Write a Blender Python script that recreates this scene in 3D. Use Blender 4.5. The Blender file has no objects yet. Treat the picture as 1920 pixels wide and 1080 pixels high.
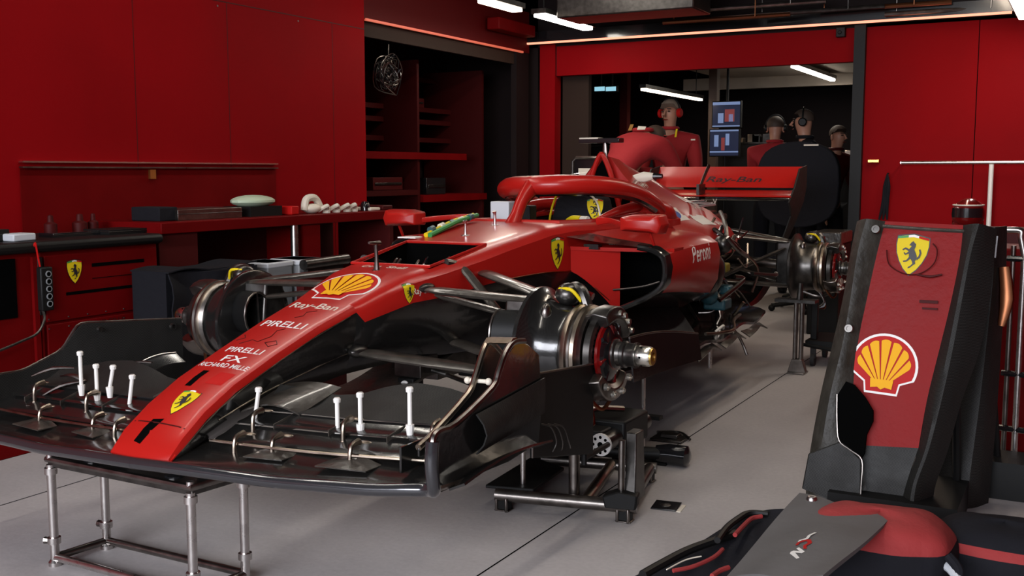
import bpy, bmesh, math, random
from mathutils import Vector, Matrix
from mathutils.bvhtree import BVHTree
from mathutils.geometry import tessellate_polygon
random.seed(7)
D = bpy.data
SC = bpy.context.scene
COL = SC.collection
PI = math.pi
FZ = 0.1          # floor level in survey coordinates (everything is lowered by FZ at the end)

# ------------------------------------------------------------------ camera
CP = Vector((2.31, -3.235, 1.311)); YAW = .5006; PIT = .1097; FPX = 1985.0
CF = Vector((-math.sin(YAW)*math.cos(PIT), math.cos(YAW)*math.cos(PIT), -math.sin(PIT)))
CR = Vector((math.cos(YAW), math.sin(YAW), 0)); CU = CR.cross(CF)
cam = D.objects.new('camera', D.cameras.new('camera')); COL.objects.link(cam)
m3 = Matrix((CR, CU, -CF)).transposed()
cam.matrix_world = Matrix.Translation(CP) @ m3.to_4x4()
cam.data.lens = FPX/1920*36; cam.data.sensor_width = 36; cam.data.clip_start = .05
SC.camera = cam
def _ray(px, py): return CF + CR*((px-960)/FPX) - CU*((py-540)/FPX)
def PX(px, py, v): d = _ray(px, py); return CP + d*((v-CP.x)/d.x)
def PY(px, py, v): d = _ray(px, py); return CP + d*((v-CP.y)/d.y)
def PZ(px, py, v): d = _ray(px, py); return CP + d*((v-CP.z)/d.z)

# ------------------------------------------------------------------ view, world and large lights
SC.view_settings.view_transform = 'Standard'; SC.view_settings.look = 'None'
SC.view_settings.gamma = 1; SC.view_settings.use_curve_mapping = False
SC.view_settings.exposure = 0.0
w = D.worlds.new('world'); SC.world = w; w.use_nodes = True
w.node_tree.nodes['Background'].inputs[0].default_value = (.55, .6, .75, 1)
w.node_tree.nodes['Background'].inputs[1].default_value = .02
def area(name, loc, aim, sx, sy, power, col, spread=PI):
    l = D.lights.new(name, 'AREA'); l.shape = 'RECTANGLE'; l.size = sx; l.size_y = sy; l.energy = power; l.color = col; l.spread = spread
    o = D.objects.new(name, l); COL.objects.link(o); o.location = loc
    o.rotation_euler = (Vector(aim)-Vector(loc)).to_track_quat('-Z', 'Y').to_euler(); return o
# daylight through the open garage door behind the camera
area('door_daylight', (.9, -6.4, 2.3), (.4, -.6, 0), 5.5, 2.4, 275, (.90, .92, 1.0), math.radians(105))

# ------------------------------------------------------------------ materials
MAT = {}
def mat(name, col, rough=.5, metal=0, coat=0, noise=None, bump=None, emit=None, es=1, spec=.5, alpha=None, trans=0):
    m = D.materials.new(name); m.use_nodes = True; nt = m.node_tree; b = nt.nodes['Principled BSDF']
    b.inputs['Base Color'].default_value = (*col, 1); b.inputs['Roughness'].default_value = rough
    b.inputs['Metallic'].default_value = metal; b.inputs['Coat Weight'].default_value = coat
    b.inputs['Coat Roughness'].default_value = .08; b.inputs['Specular IOR Level'].default_value = spec
    b.inputs['Transmission Weight'].default_value = trans
    tc = nt.nodes.new('ShaderNodeTexCoord')
    if noise:
        sc, amt = noise
        n = nt.nodes.new('ShaderNodeTexNoise'); n.inputs['Scale'].default_value = sc; n.inputs['Detail'].default_value = 6
        nt.links.new(tc.outputs['Object'], n.inputs['Vector'])
        r = nt.nodes.new('ShaderNodeValToRGB'); r.color_ramp.elements[0].position = .3; r.color_ramp.elements[1].position = .7
        r.color_ramp.elements[0].color = (*[c*(1-amt) for c in col], 1); r.color_ramp.elements[1].color = (*[min(1, c*(1+amt)) for c in col], 1)
        nt.links.new(n.outputs['Fac'], r.inputs['Fac']); nt.links.new(r.outputs['Color'], b.inputs['Base Color'])
        mr = nt.nodes.new('ShaderNodeMapRange'); mr.inputs['To Min'].default_value = max(.02, rough*.8); mr.inputs['To Max'].default_value = min(1, rough*1.25)
        nt.links.new(n.outputs['Fac'], mr.inputs['Value']); nt.links.new(mr.outputs['Result'], b.inputs['Roughness'])
    if bump:
        sc, st = bump
        n2 = nt.nodes.new('ShaderNodeTexNoise'); n2.inputs['Scale'].default_value = sc; n2.inputs['Detail'].default_value = 4
        nt.links.new(tc.outputs['Object'], n2.inputs['Vector'])
        bp = nt.nodes.new('ShaderNodeBump'); bp.inputs['Strength'].default_value = st; bp.inputs['Distance'].default_value = .01
        nt.links.new(n2.outputs['Fac'], bp.inputs['Height']); nt.links.new(bp.outputs['Normal'], b.inputs['Normal'])
    if emit:
        b.inputs['Emission Color'].default_value = (*emit, 1); b.inputs['Emission Strength'].default_value = es
    MAT[name] = m; return m
def weave(name, col, rough, coat, scale=260, st=.15):
    m = mat(name, col, rough, 0, coat); nt = m.node_tree; b = nt.nodes['Principled BSDF']
    tc = [n for n in nt.nodes if n.type == 'TEX_COORD'][0]
    ck = nt.nodes.new('ShaderNodeTexChecker'); ck.inputs['Scale'].default_value = scale
    ck.inputs['Color1'].default_value = (*[c*.7 for c in col], 1); ck.inputs['Color2'].default_value = (*[c*1.35 for c in col], 1)
    nt.links.new(tc.outputs['Object'], ck.inputs['Vector']); nt.links.new(ck.outputs['Color'], b.inputs['Base Color'])
    n = nt.nodes.new('ShaderNodeTexNoise'); n.inputs['Scale'].default_value = 9; n.inputs['Detail'].default_value = 5
    nt.links.new(tc.outputs['Object'], n.inputs['Vector'])
    bp = nt.nodes.new('ShaderNodeBump'); bp.inputs['Strength'].default_value = st; bp.inputs['Distance'].default_value = .02
    nt.links.new(n.outputs['Fac'], bp.inputs['Height']); nt.links.new(bp.outputs['Normal'], b.inputs['Normal'])
    nt.links.new(bp.outputs['Normal'], b.inputs['Coat Normal'])
    mr = nt.nodes.new('ShaderNodeMapRange'); mr.inputs['To Min'].default_value = rough*.75; mr.inputs['To Max'].default_value = rough*1.3
    nt.links.new(n.outputs['Fac'], mr.inputs['Value']); nt.links.new(mr.outputs['Result'], b.inputs['Roughness'])
    return m
mat('red_paint', (.37, .010, .007), .32, 0, .12, bump=(3, .06), spec=.35)
mat('red_wall', (.21, .0022, .004), .6, 0, 0, noise=(1.2, .1), spec=.04)
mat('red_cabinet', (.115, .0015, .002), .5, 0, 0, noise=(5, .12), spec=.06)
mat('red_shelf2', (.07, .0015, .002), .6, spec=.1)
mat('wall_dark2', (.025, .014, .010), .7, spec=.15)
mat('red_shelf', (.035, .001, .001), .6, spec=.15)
mat('red_satin', (.21, .006, .006), .5, noise=(2, .1), bump=(30, .25), spec=.12)
mat('red_dark', (.05, .0015, .0015), .6, spec=.2)
mat('red_cloth', (.30, .008, .012), .85, bump=(14, .5))
mat('red_bag', (.26, .018, .018), .8, bump=(25, .4))
weave('carbon', (.010, .0095, .009), .20, .5, 260, .08)
weave('carbon_matte', (.012, .0115, .0105), .55, 0, 200, .3)
MAT['carbon_matte'].node_tree.nodes['Principled BSDF'].inputs['Specular IOR Level'].default_value = .25
mat('carbon_worn', (.04, .034, .028), .30, 0, .4, noise=(18, .35), bump=(30, .3))
mat('polished_carbon', (.05, .05, .055), .16, .6, .8)
mat('black', (.006, .006, .006), .5, spec=.2)
mat('black_gloss', (.008, .008, .009), .15, coat=.5)
mat('black_cloth', (.009, .009, .012), .85, bump=(20, .5), spec=.15)
mat('rubber', (.016, .015, .015), .75, bump=(40, .3))
mat('void', (.0015, .0015, .0015), .9, spec=.02)
mat('steel', (.55, .52, .5), .28, 1, noise=(30, .1))
mat('steel_dark', (.20, .18, .165), .3, 1, noise=(20, .25))
mat('gunmetal', (.08, .075, .07), .3, .9, noise=(25, .3))
mat('titan', (.30, .25, .20), .3, 1, noise=(14, .35))
mat('gold', (.65, .42, .12), .3, 1)
mat('copper', (.22, .085, .04), .35, 1)
mat('flange', (.028, .025, .02), .5, noise=(14, .3), bump=(35, .5), spec=.3)
mat('nut_metal', (.75, .72, .65), .25, 1)
mat('white_pin', (.75, .72, .68), .35)
mat('white_paint', (.75, .73, .7), .5)
mat('cream', (.66, .6, .5), .5)
mat('yellow', (.66, .50, .01), .5, spec=.15)
mat('shell_yellow', (.78, .38, .005), .5, spec=.12)
mat('green', (.02, .25, .05), .5)
mat('teal', (.02, .07, .085), .4)
mat('dull_yellow', (.22, .18, .02), .5)
mat('blue', (.03, .1, .4), .5)
mat('ink', (.01, .008, .012), .5)
mat('sign_red', (.42, .008, .007), .5, spec=.12)
mat('grey_plastic', (.20, .21, .22), .5)
mat('grey_light', (.5, .52, .55), .5)
mat('grey_mat', (.095, .09, .09), .7, bump=(12, .25), noise=(6, .15))
mat('skin', (.42, .2, .13), .5)
mat('hair', (.05, .03, .02), .7)
mat('hair_grey', (.25, .19, .14), .7)
mat('concrete_beige', (.42, .36, .3), .8, noise=(3, .15))
mat('ceil_dark', (.02, .018, .017), .8, noise=(2, .3))
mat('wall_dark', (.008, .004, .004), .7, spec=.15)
mat('wall_brown', (.06, .035, .025), .6)
mat('brake_red', (.16, .004, .004), .2, .2, .6)
mat('pale_green', (.45, .55, .4), .5)
mat('lamp_white', (.8, .8, .8), .5, emit=(1, .93, .82), es=14)
mat('lamp_warm', (.8, .7, .6), .5, emit=(1, .80, .60), es=7)
mat('led_red', (.5, .1, .05), .5, emit=(1, .36, .22), es=1.5)
mat('led_dim', (.4, .05, .03), .5, emit=(1, .22, .12), es=.45)
mat('screen_blue', (.02, .02, .03), .3, emit=(.30, .42, .75), es=.5)
mat('screen_dark', (.01, .01, .02), .2, emit=(.05, .07, .15), es=.25)
mat('screen_cyan', (.02, .02, .03), .3, emit=(.35, .7, .85), es=.9)
mat('screen_red', (.02, .01, .01), .3, emit=(.6, .1, .1), es=.3)

# floor: painted concrete with joints, fine speckle and scuffs
def floor_mat():
    m = mat('floor_paint', (.44, .41, .405), .55, 0, 0, noise=(4, .06), bump=(22, .12)); nt = m.node_tree; b = nt.nodes['Principled BSDF']
    tc = [n for n in nt.nodes if n.type == 'TEX_COORD'][0]
    v = nt.nodes.new('ShaderNodeTexNoise'); v.inputs['Scale'].default_value = 60; v.inputs['Detail'].default_value = 8
    nt.links.new(tc.outputs['Object'], v.inputs['Vector'])
    mx = nt.nodes.new('ShaderNodeMix'); mx.data_type = 'RGBA'; mx.blend_type = 'MULTIPLY'; mx.inputs['Factor'].default_value = .25
    src = b.inputs['Base Color'].links[0].from_socket
    nt.links.new(src, mx.inputs[6]); nt.links.new(v.outputs['Fac'], mx.inputs[7]); nt.links.new(mx.outputs[2], b.inputs['Base Color'])
floor_mat()

# ------------------------------------------------------------------ mesh builder
ORG = {}
def V(*a): return Vector(a)
def catmull(pts, k=6, closed=False):
    P = [Vector(p) for p in pts]; n = len(P); out = []
    rng = range(n if closed else n-1)
    for i in rng:
        g = (lambda j: P[j % n]) if closed else (lambda j: P[max(0, min(n-1, j))])
        p0, p1, p2, p3 = g(i-1), g(i), g(i+1), g(i+2)
        for t in range(k):
            u = t/k
            out.append(.5*((2*p1)+(p2-p0)*u+(2*p0-5*p1+4*p2-p3)*u*u+(3*p1-p0-3*p2+p3)*u**3))
    if not closed: out.append(P[-1])
    return out
class MB:
    def __init__(s): s.v = []; s.f = []; s.m = []
    def add(s, vs, fs, m=0):
        b = len(s.v); s.v += [Vector(v) for v in vs]
        for f in fs: s.f.append([i+b for i in f]); s.m.append(m)
        return s
    def box(s, a, b, m=0, rot=0, tilt=None, c=None):
        a = Vector(a); b = Vector(b); c0 = (a+b)/2 if c is None else Vector(c)
        vs = [V(x, y, z) for x in (a.x, b.x) for y in (a.y, b.y) for z in (a.z, b.z)]
        if rot or tilt:
            R = Matrix.Rotation(rot, 3, 'Z')
            if tilt: R = R @ Matrix.Rotation(tilt[1], 3, tilt[0])
            vs = [R @ (v-c0)+c0 for v in vs]
        return s.add(vs, [(0, 1, 3, 2), (4, 6, 7, 5), (0, 4, 5, 1), (2, 3, 7, 6), (0, 2, 6, 4), (1, 5, 7, 3)], m)
    def ring(s, secs, closed=True, caps=True, m=0, skip=None):
        n = len(secs[0]); b = len(s.v)
        for q in secs: s.v += [Vector(p) for p in q]
        for i in range(len(secs)-1):
            for j in range(n if closed else n-1):
                if skip and skip(i, j): continue
                k = (j+1) % n
                s.f.append([b+i*n+j, b+i*n+k, b+(i+1)*n+k, b+(i+1)*n+j]); s.m.append(m(i, j) if callable(m) else m)
        if caps and closed:
            mm = m(0, 0) if callable(m) else m
            s.f.append([b+j for j in range(n)][::-1]); s.m.append(mm)
            s.f.append([b+(len(secs)-1)*n+j for j in range(n)]); s.m.append(mm)
        return s
    def tube(s, pts, r, n=10, m=0, closed=False, flat=1.0, up=None, k=0):
        P = catmull(pts, k, closed) if k else [Vector(p) for p in pts]
        N = len(P)
        if isinstance(r, (list, tuple)):
            rs = []
            for i in range(N):
                t = i/(max(1, N-1))*(len(r)-1); a = int(min(t, len(r)-2)); rs.append(r[a]+(r[a+1]-r[a])*(t-a))
        else: rs = [r]*N
        T = []
        for i in range(N):
            a = P[(i-1) % N] if closed else P[max(0, i-1)]; b_ = P[(i+1) % N] if closed else P[min(N-1, i+1)]
            T.append((b_-a).normalized() if (b_-a).length > 1e-9 else V(0, 0, 1))
        u = Vector(up) if up else (V(0, 0, 1) if abs(T[0].z) < .9 else V(1, 0, 0))
        secs = []
        for i in range(N):
            u = (u - T[i]*u.dot(T[i])); u = u.normalized() if u.length > 1e-6 else T[i].orthogonal().normalized()
            w_ = T[i].cross(u)
            secs.append([P[i]+u*math.cos(a)*rs[i]+w_*math.sin(a)*rs[i]*flat for a in [2*PI*j/n for j in range(n)]])
            if up: u = Vector(up)
        if closed: secs.append(secs[0])
        return s.ring(secs, True, not closed, m)
    def lathe(s, o, ax, prof, n=28, m=0, mats=None):
        o = Vector(o); ax = Vector(ax).normalized(); u = ax.orthogonal().normalized(); w_ = ax.cross(u)
        secs = [[o+ax*a+(u*math.cos(t)+w_*math.sin(t))*max(r, 1e-4) for t in [2*PI*j/n for j in range(n)]] for a, r in prof]
        return s.ring(secs, True, True, (lambda i, j: mats[i]) if mats else m)
    def prism(s, poly, o, ex, ey, th, m=0, c=None):
        o = Vector(o); ex = Vector(ex); ey = Vector(ey); ez = ex.cross(ey).normalized()*th
        base = [o+ex*x+ey*y for x, y in poly]; n = len(base); b = len(s.v)
        s.v += base+[p+ez for p in base]
        tri = tessellate_polygon([[V(x, y, 0) for x, y in poly]])
        for t in tri:
            s.f.append([b+i for i in t]); s.m.append(m); s.f.append([b+n+i for i in reversed(t)]); s.m.append(m)
        for i in range(n):
            j = (i+1) % n; s.f.append([b+i, b+j, b+n+j, b+n+i]); s.m.append(m)
        return s
    def grid(s, fn, nu, nv, th=.004, m=0):
        P = [[Vector(fn(i/nu, j/nv)) for j in range(nv+1)] for i in range(nu+1)]
        def nrm(i, j):
            a = P[min(nu, i+1)][j]-P[max(0, i-1)][j]; c = P[i][min(nv, j+1)]-P[i][max(0, j-1)]
            q = a.cross(c); return q.normalized() if q.length > 1e-9 else V(0, 0, 1)
        Q = [[P[i][j]+nrm(i, j)*th for j in range(nv+1)] for i in range(nu+1)]
        b = len(s.v); W = nv+1
        for L in (P, Q):
            for r in L: s.v += r
        o2 = (nu+1)*W
        for i in range(nu):
            for j in range(nv):
                a = b+i*W+j; s.f.append([a, a+1, a+W+1, a+W]); s.m.append(m)
                a += o2; s.f.append([a, a+W, a+W+1, a+1]); s.m.append(m)
        bd = [(i, 0) for i in range(nu)]+[(nu, j) for j in range(nv)]+[(i, nv) for i in range(nu, 0, -1)]+[(0, j) for j in range(nv, 0, -1)]
        for q in range(len(bd)):
            (i, j), (k, l) = bd[q], bd[(q+1) % len(bd)]
            s.f.append([b+i*W+j, b+k*W+l, b+o2+k*W+l, b+o2+i*W+j]); s.m.append(m)
        return s
    def ell(s, c, r, m=0, n=14, k=9, R=None):
        c = Vector(c); secs = []
        for i in range(k+1):
            a = -PI/2+PI*i/k
            ring = [V(r[0]*math.cos(a)*math.cos(t), r[1]*math.cos(a)*math.sin(t), r[2]*math.sin(a)) for t in [2*PI*j/n for j in range(n)]]
            secs.append([c+((R @ p) if R else p) for p in ring])
        return s.ring(secs, True, False, m)
    def build(s, name, mats, parent=None, bevel=0, ang=35, label=None, sub=0):
        if isinstance(mats, str): mats = [mats]
        off = ORG.get(parent.name, V(0, 0, 0)) if parent else None
        if off is None:
            xs = [v.x for v in s.v]; ys = [v.y for v in s.v]; zs = [v.z for v in s.v]
            off = V((min(xs)+max(xs))/2, (min(ys)+max(ys))/2, min(zs))
        me = D.meshes.new(name); me.from_pydata([v-off for v in s.v], [], s.f)
        for n in mats: me.materials.append(MAT[n])
        for p, k in zip(me.polygons, s.m): p.material_index = k
        bm = bmesh.new(); bm.from_mesh(me); bmesh.ops.remove_doubles(bm, verts=bm.verts, dist=1e-5)
        bmesh.ops.recalc_face_normals(bm, faces=bm.faces); bm.to_mesh(me); bm.free()
        for p in me.polygons: p.use_smooth = True
        me.set_sharp_from_angle(angle=math.radians(ang))
        o = D.objects.new(name, me); COL.objects.link(o)
        if parent: o.parent = parent; ORG[o.name] = off.copy()
        else: o.location = off; ORG[o.name] = off.copy()
        if bevel:
            bv = o.modifiers.new('bevel', 'BEVEL'); bv.width = bevel; bv.segments = 2; bv.limit_method = 'ANGLE'; bv.angle_limit = math.radians(40)
        if sub:
            sb = o.modifiers.new('sub', 'SUBSURF'); sb.levels = sub; sb.render_levels = sub
        if label: o['label'] = label
        return o
    def parts(s, name, mats, parent, label=None):
        # every separate piece becomes a part of its own
        par = list(range(len(s.v)))
        def find(i):
            while par[i] != i: par[i] = par[par[i]]; i = par[i]
            return i
        for f in s.f:
            r = find(f[0])
            for i in f[1:]: par[find(i)] = r
        gr = {}
        for f, m in zip(s.f, s.m): gr.setdefault(find(f[0]), []).append((f, m))
        for r in gr:
            q = MB(); ids = {}
            for f, m in gr[r]:
                for i in f:
                    if i not in ids: ids[i] = len(q.v); q.v.append(s.v[i])
                q.f.append([ids[i] for i in f]); q.m.append(m)
            o = q.build(name, mats, parent, label=label)
        return o
    def tree(s): return BVHTree.FromPolygons(s.v, s.f)
def tag(o, label, cat, group=None, kind=None):
    o['label'] = label; o['category'] = cat
    if group: o['group'] = group
    if kind: o['kind'] = kind
    return o
def thing(name, loc, label, cat, group=None):
    o = D.objects.new(name, None); COL.objects.link(o); o.location = loc; ORG[o.name] = Vector(loc)
    o.empty_display_size = .1
    return tag(o, label, cat, group)
def struct(mb, name, mats, **k):
    o = mb.build(name, mats, **k); o['kind'] = 'structure'; return o
def copy_tree(o, parent=None):
    c = o.copy(); COL.objects.link(c)
    if parent: c.parent = parent
    ORG[c.name] = ORG[o.name]
    for ch in list(o.children): copy_tree(ch, c)
    return c

# ------------------------------------------------------------------ flat marks laid onto surfaces
def flat_mesh(poly, maxlen):
    tri = tessellate_polygon([[V(x, y, 0) for x, y in poly]])
    bm = bmesh.new(); vs = [bm.verts.new((x, y, 0)) for x, y in poly]
    for t in tri:
        try: bm.faces.new([vs[i] for i in t])
        except ValueError: pass
    return refine(bm, maxlen)
def refine(bm, maxlen):
    for _ in range(5):
        es = [e for e in bm.edges if e.calc_length() > maxlen]
        if not es: break
        bmesh.ops.subdivide_edges(bm, edges=es, cuts=1); bmesh.ops.triangulate(bm, faces=bm.faces)
    bm.verts.index_update()
    r = ([(v.co.x, v.co.y) for v in bm.verts], [[v.index for v in f.verts] for f in bm.faces]); bm.free(); return r
def text_mesh(txt, maxlen, bold=False, shear=0):
    c = D.curves.new('t', 'FONT'); c.body = txt; c.align_x = 'CENTER'; c.align_y = 'CENTER'; c.resolution_u = 3; c.shear = shear
    if bold: c.offset = .012
    o = D.objects.new('t', c); COL.objects.link(o); dg = bpy.context.evaluated_depsgraph_get()
    me = D.meshes.new_from_object(o.evaluated_get(dg)); D.objects.remove(o)
    bm = bmesh.new(); bm.from_mesh(me); D.meshes.remove(me); bmesh.ops.triangulate(bm, faces=bm.faces)
    return refine(bm, maxlen)
def decal(name, layers, mats, parent, pos, right, up, scale, trees, off=.0012, label=None, back=.25):
    """layers: list of (verts2d, faces, material index); laid onto the surface below."""
    pos = Vector(pos); right = Vector(right).normalized(); up = Vector(up); up = (up-right*up.dot(right)).normalized(); n = right.cross(up)
    sx, sy = scale if isinstance(scale, tuple) else (scale, scale)
    if trees and not isinstance(trees, list): trees = [trees]
    mb = MB()
    for li, (vs, fs, mi) in enumerate(layers):
        out = []
        for x, y in vs:
            p = pos+right*x*sx+up*y*sy; best = None
            for t in trees or []:
                h = t.ray_cast(p+n*back, -n, back*2)
                if h[0] is not None and (best is None or h[3] < best[3]): best = h
            if best: q = best[0]+n*(off*(li+1))
            else: q = p+n*off*(li+1)
            out.append(q)
        mb.add(out, fs, mi)
    o = mb.build(name, mats, parent, ang=180, label=label); return o
def sc_poly(p, a, b=None, dx=0, dy=0): b = a if b is None else b; return [(x*a+dx, y*b+dy) for x, y in p]
SH = [(-.72, .86), (-.4, .93), (0, 1.0), (.4, .93), (.72, .86), (.74, .45), (.68, .05), (.52, -.35), (.3, -.7), (0, -1.0), (-.3, -.7), (-.52, -.35), (-.68, .05), (-.74, .45)]
HORSE = [(-.22, .60), (-.14, .76), (-.02, .88), (.05, .80), (.17, .70), (.15, .52), (.10, .38), (.22, .18), (.31, -.03), (.30, -.22), (.23, -.30), (.28, -.46), (.13, -.58), (0, -.72), (-.14, -.78), (-.13, -.70), (.02, -.60), (.11, -.46), (.06, -.33), (-.05, -.20), (-.24, -.38), (-.45, -.43), (-.47, -.35), (-.28, -.30), (-.15, -.10), (-.18, .10), (-.40, .00), (-.50, .12), (-.44, .17), (-.37, .09), (-.2, .24), (-.42, .35), (-.56, .26), (-.60, .34), (-.42, .46), (-.2, .38), (-.08, .54), (-.12, .60)]
TAIL = [(.29, -.12), (.40, -.02), (.45, .18), (.38, .40), (.47, .42), (.56, .2), (.50, -.08), (.34, -.24)]
def shield_layers(ml):
    t = [(-.72, .86), (-.4, .93), (0, 1.0), (.4, .93), (.72, .86), (.72, .76), (0, .88), (-.72, .76)]
    L = [(*flat_mesh(sc_poly(SH, 1.06), ml), 0), (*flat_mesh(SH, ml), 1)]
    L.append((*flat_mesh([(-.72, .86), (-.24, .95), (-.24, .84), (-.72, .75)], ml), 3))
    L.append((*flat_mesh([(-.24, .95), (0, 1.0), (.24, .95), (.24, .84), (0, .88), (-.24, .84)], ml), 4))
    L.append((*flat_mesh([(.24, .95), (.72, .86), (.72, .75), (.24, .84)], ml), 5))
    h = [(*flat_mesh(sc_poly(HORSE, .78, .82, .02, -.04), ml), 2), (*flat_mesh(sc_poly(TAIL, .78, .82, .02, -.04), ml), 2)]
    return [L[0], L[1], L[2], L[3], L[4]], h
SHM = ['ink', 'yellow', 'ink', 'green', 'white_paint', 'sign_red']
def shield(parent, pos, right, up, size, trees, label=None, back=.25):
    ml = .25
    a, h = shield_layers(ml)
    return decal('shield_emblem', a+h, SHM, parent, pos, right, up, (size, size), trees, .0007, label, back)
def shell_layers(ml):
    def outline(r, by, bw):
        p = [(r*math.cos(math.radians(a)), r*math.sin(math.radians(a))) for a in range(-22, 203, 9)]
        return p+[(-bw*1.5, by*.62), (-bw*1.35, by), (bw*1.35, by), (bw*1.5, by*.62)]
    L = [(*flat_mesh(outline(1.06, -.93, .38), ml), 0), (*flat_mesh(outline(.98, -.86, .35), ml), 1)]
    n = 7; a0, a1 = -8, 188; st = (a1-a0)/n; Y = []
    for i in range(n):
        b0 = a0+i*st+st*.10; b1 = a0+(i+1)*st-st*.10
        arc = [(.80*math.cos(math.radians(b0+(b1-b0)*t/5))*(1), .04+.78*math.sin(math.radians(b0+(b1-b0)*t/5))) for t in range(6)]
        arc = [(x*(1+.05*math.sin(PI*t/5)), y*(1+.05*math.sin(PI*t/5))) for t, (x, y) in enumerate(arc)]
        f = (i+.5)/n; bx = .22*(1-2*f)
        Y.append((*flat_mesh([(bx+.022, -.55)]+arc+[(bx-.022, -.55)], ml), 2))
    Y.append((*flat_mesh([(-.36, -.45), (.36, -.45), (.33, -.74), (.12, -.70), (0, -.78), (-.12, -.70), (-.33, -.74)], ml), 2))
    return L+Y
def shell(parent, pos, right, up, size, trees, label=None, back=.25):
    return decal('shell_emblem', shell_layers(.2), ['white_paint', 'sign_red', 'shell_yellow'], parent, pos, right, up, size, trees, .0007, label, back)
def words(parent, txt, pos, right, up, h, trees, matn='white_paint', wide=1.0, bold=True, name='lettering', shear=0, label=None, back=.25):
    v, f = text_mesh(txt, .25, bold, shear)
    return decal(name, [(v, f, 0)], [matn], parent, pos, right, up, (h*wide, h), trees, .001, label, back)
# ================================================================== THE SETTING
XF = PZ(0, 865, FZ).x                    # front plane of the cabinets
XL = -2.2; YB = 5.45
CZ = 2.95
def seam(mb, a, b, w=.006, m=1):
    a = Vector(a); b = Vector(b); d = (b-a).normalized(); n = V(-d.y, d.x, 0)*w/2
    mb.add([a-n, a+n, b+n, b-n], [(0, 1, 2, 3)], m)
mb = MB(); mb.box((-6, -8, FZ-.1), (6, 13, FZ))
a1, b1 = PZ(0, 948, FZ+.0008), PZ(180, 893, FZ+.0008); d1 = (b1-a1).normalized()
x1 = (a1.x+b1.x)/2
seam(mb, (x1, -8, FZ+.0008), (x1, 10, FZ+.0008))
a2, b2 = PZ(1290, 812, FZ+.0008), PZ(1500, 690, FZ+.0008); x2 = (a2.x+b2.x)/2
seam(mb, (x2, -8, FZ+.0008), (x2, 10, FZ+.0008))
struct(mb, 'floor', ['floor_paint', 'void'])
YE = PX(685, 200, XL).y                  # end of the plain left wall, start of the alcove
YC = YB-.02
mb = MB(); mb.box((XL-.08, -8, FZ), (XL, YE, 3.2))
zs = PX(540, 27, XL).z
mb.box((XL, -8, zs-.003), (XL+.0015, YE, zs+.003), 1)
for px in (255, 430, 625): 
    yy = PX(px, 200, XL).y; mb.box((XL, yy-.002, FZ), (XL+.0012, yy+.002, zs), 1)
for px in (150, 410, 560): mb.lathe((XL, PX(px, 100, XL).y, zs-.03), (1, 0, 0), [(0, .006), (.003, .006), (.003, 0)], 8, 2)
struct(mb, 'wall_left', ['red_wall', 'red_dark', 'steel_dark'])
# alcove behind the left wall's end
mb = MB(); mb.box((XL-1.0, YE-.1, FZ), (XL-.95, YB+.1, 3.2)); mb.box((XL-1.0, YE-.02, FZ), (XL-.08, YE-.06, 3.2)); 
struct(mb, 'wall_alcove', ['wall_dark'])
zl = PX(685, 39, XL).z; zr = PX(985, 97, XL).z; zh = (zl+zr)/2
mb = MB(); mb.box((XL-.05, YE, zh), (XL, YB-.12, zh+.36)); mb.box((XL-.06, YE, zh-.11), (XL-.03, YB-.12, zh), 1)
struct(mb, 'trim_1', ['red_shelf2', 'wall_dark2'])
mb = MB(); mb.box((XL-.005, YE+.01, zh-.008), (XL+.012, YB-.25, zh+.008))
tag(mb.build('light_strip', ['led_dim']), 'thin red glowing strip under the red header over the dark shelf alcove', 'light strip')
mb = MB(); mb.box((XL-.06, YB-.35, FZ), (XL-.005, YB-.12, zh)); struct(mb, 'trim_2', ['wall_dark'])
# back wall
xp0 = PY(1014, 200, YB).x; xp1 = PY(1042, 200, YB).x; xo = PY(1600, 200, YB).x; xk = PY(1621, 200, YB).x
zf0 = PY(1320, 129, YB).z; zf1 = PY(1320, 70, YB).z; zt = PY(1450, 57, YB).z
mb = MB()
mb.box((xp0, YB-.02, FZ), (xp1, YB+.1, zf1+.02)); mb.box((xp1, YB, zf0), (xo, YB+.08, zf1)); mb.box((xp1, YB-.004, zf0), (xp1+.006, YB, zf1), 1)
mb.box((XL-1.0, YB, FZ), (xp0-.03, YB+.08, 3.2), 1)
mb.box((xk, YB, FZ), (4.5, YB+.08, zt)); xs = PY(1830, 200, YB).x; mb.box((xs-.003, YB-.0015, FZ), (xs+.003, YB, zt), 2)
mb.box((XL-1, YB+.0, zf1), (4.5, YB+.08, 3.2), 1)
struct(mb, 'wall_back', ['red_wall', 'wall_dark', 'void'])
mb = MB(); mb.box((xo, YB-.06, FZ), (xk, YB+.1, zt)); struct(mb, 'trim_3', ['black'])
mb = MB(); mb.box((xp0-.1, YB-.16, zt+.008), (4.5, YB-.001, zt+.10)); struct(mb, 'trim_4', ['black_gloss'])
mb = MB(); mb.box((xp0-.08, YB-.165, zt-.008), (PY(1900, 27, YB).x, YB-.14, zt+.008))
tag(mb.build('light_strip', ['led_red']), 'long thin glowing pink and red strip above the doorway on the back wall', 'light strip')
mb = MB(); mb.box((xp1+.02, YB+.1, FZ), (xp1+.28, YB+.16, zf0+.1)); struct(mb, 'trim_5', ['wall_dark2'])
mb = MB(); q = PY(1577, 62, YB); mb.box((q.x-.03, YB-.05, q.z-.035), (q.x+.04, YB-.001, q.z+.04)); mb.lathe((q.x, YB-.05, q.z), (0, -1, 0), [(0, .016), (.012, .014), (.012, 0)], 12)
tag(mb.build('sensor_box', ['black'], bevel=.004), 'small black sensor box at the right end of the red doorway fascia', 'sensor')
mb = MB(); mb.box((4.5, -8, FZ), (4.6, YB+.1, 3.2)); struct(mb, 'wall_right', ['red_wall'])
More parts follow.
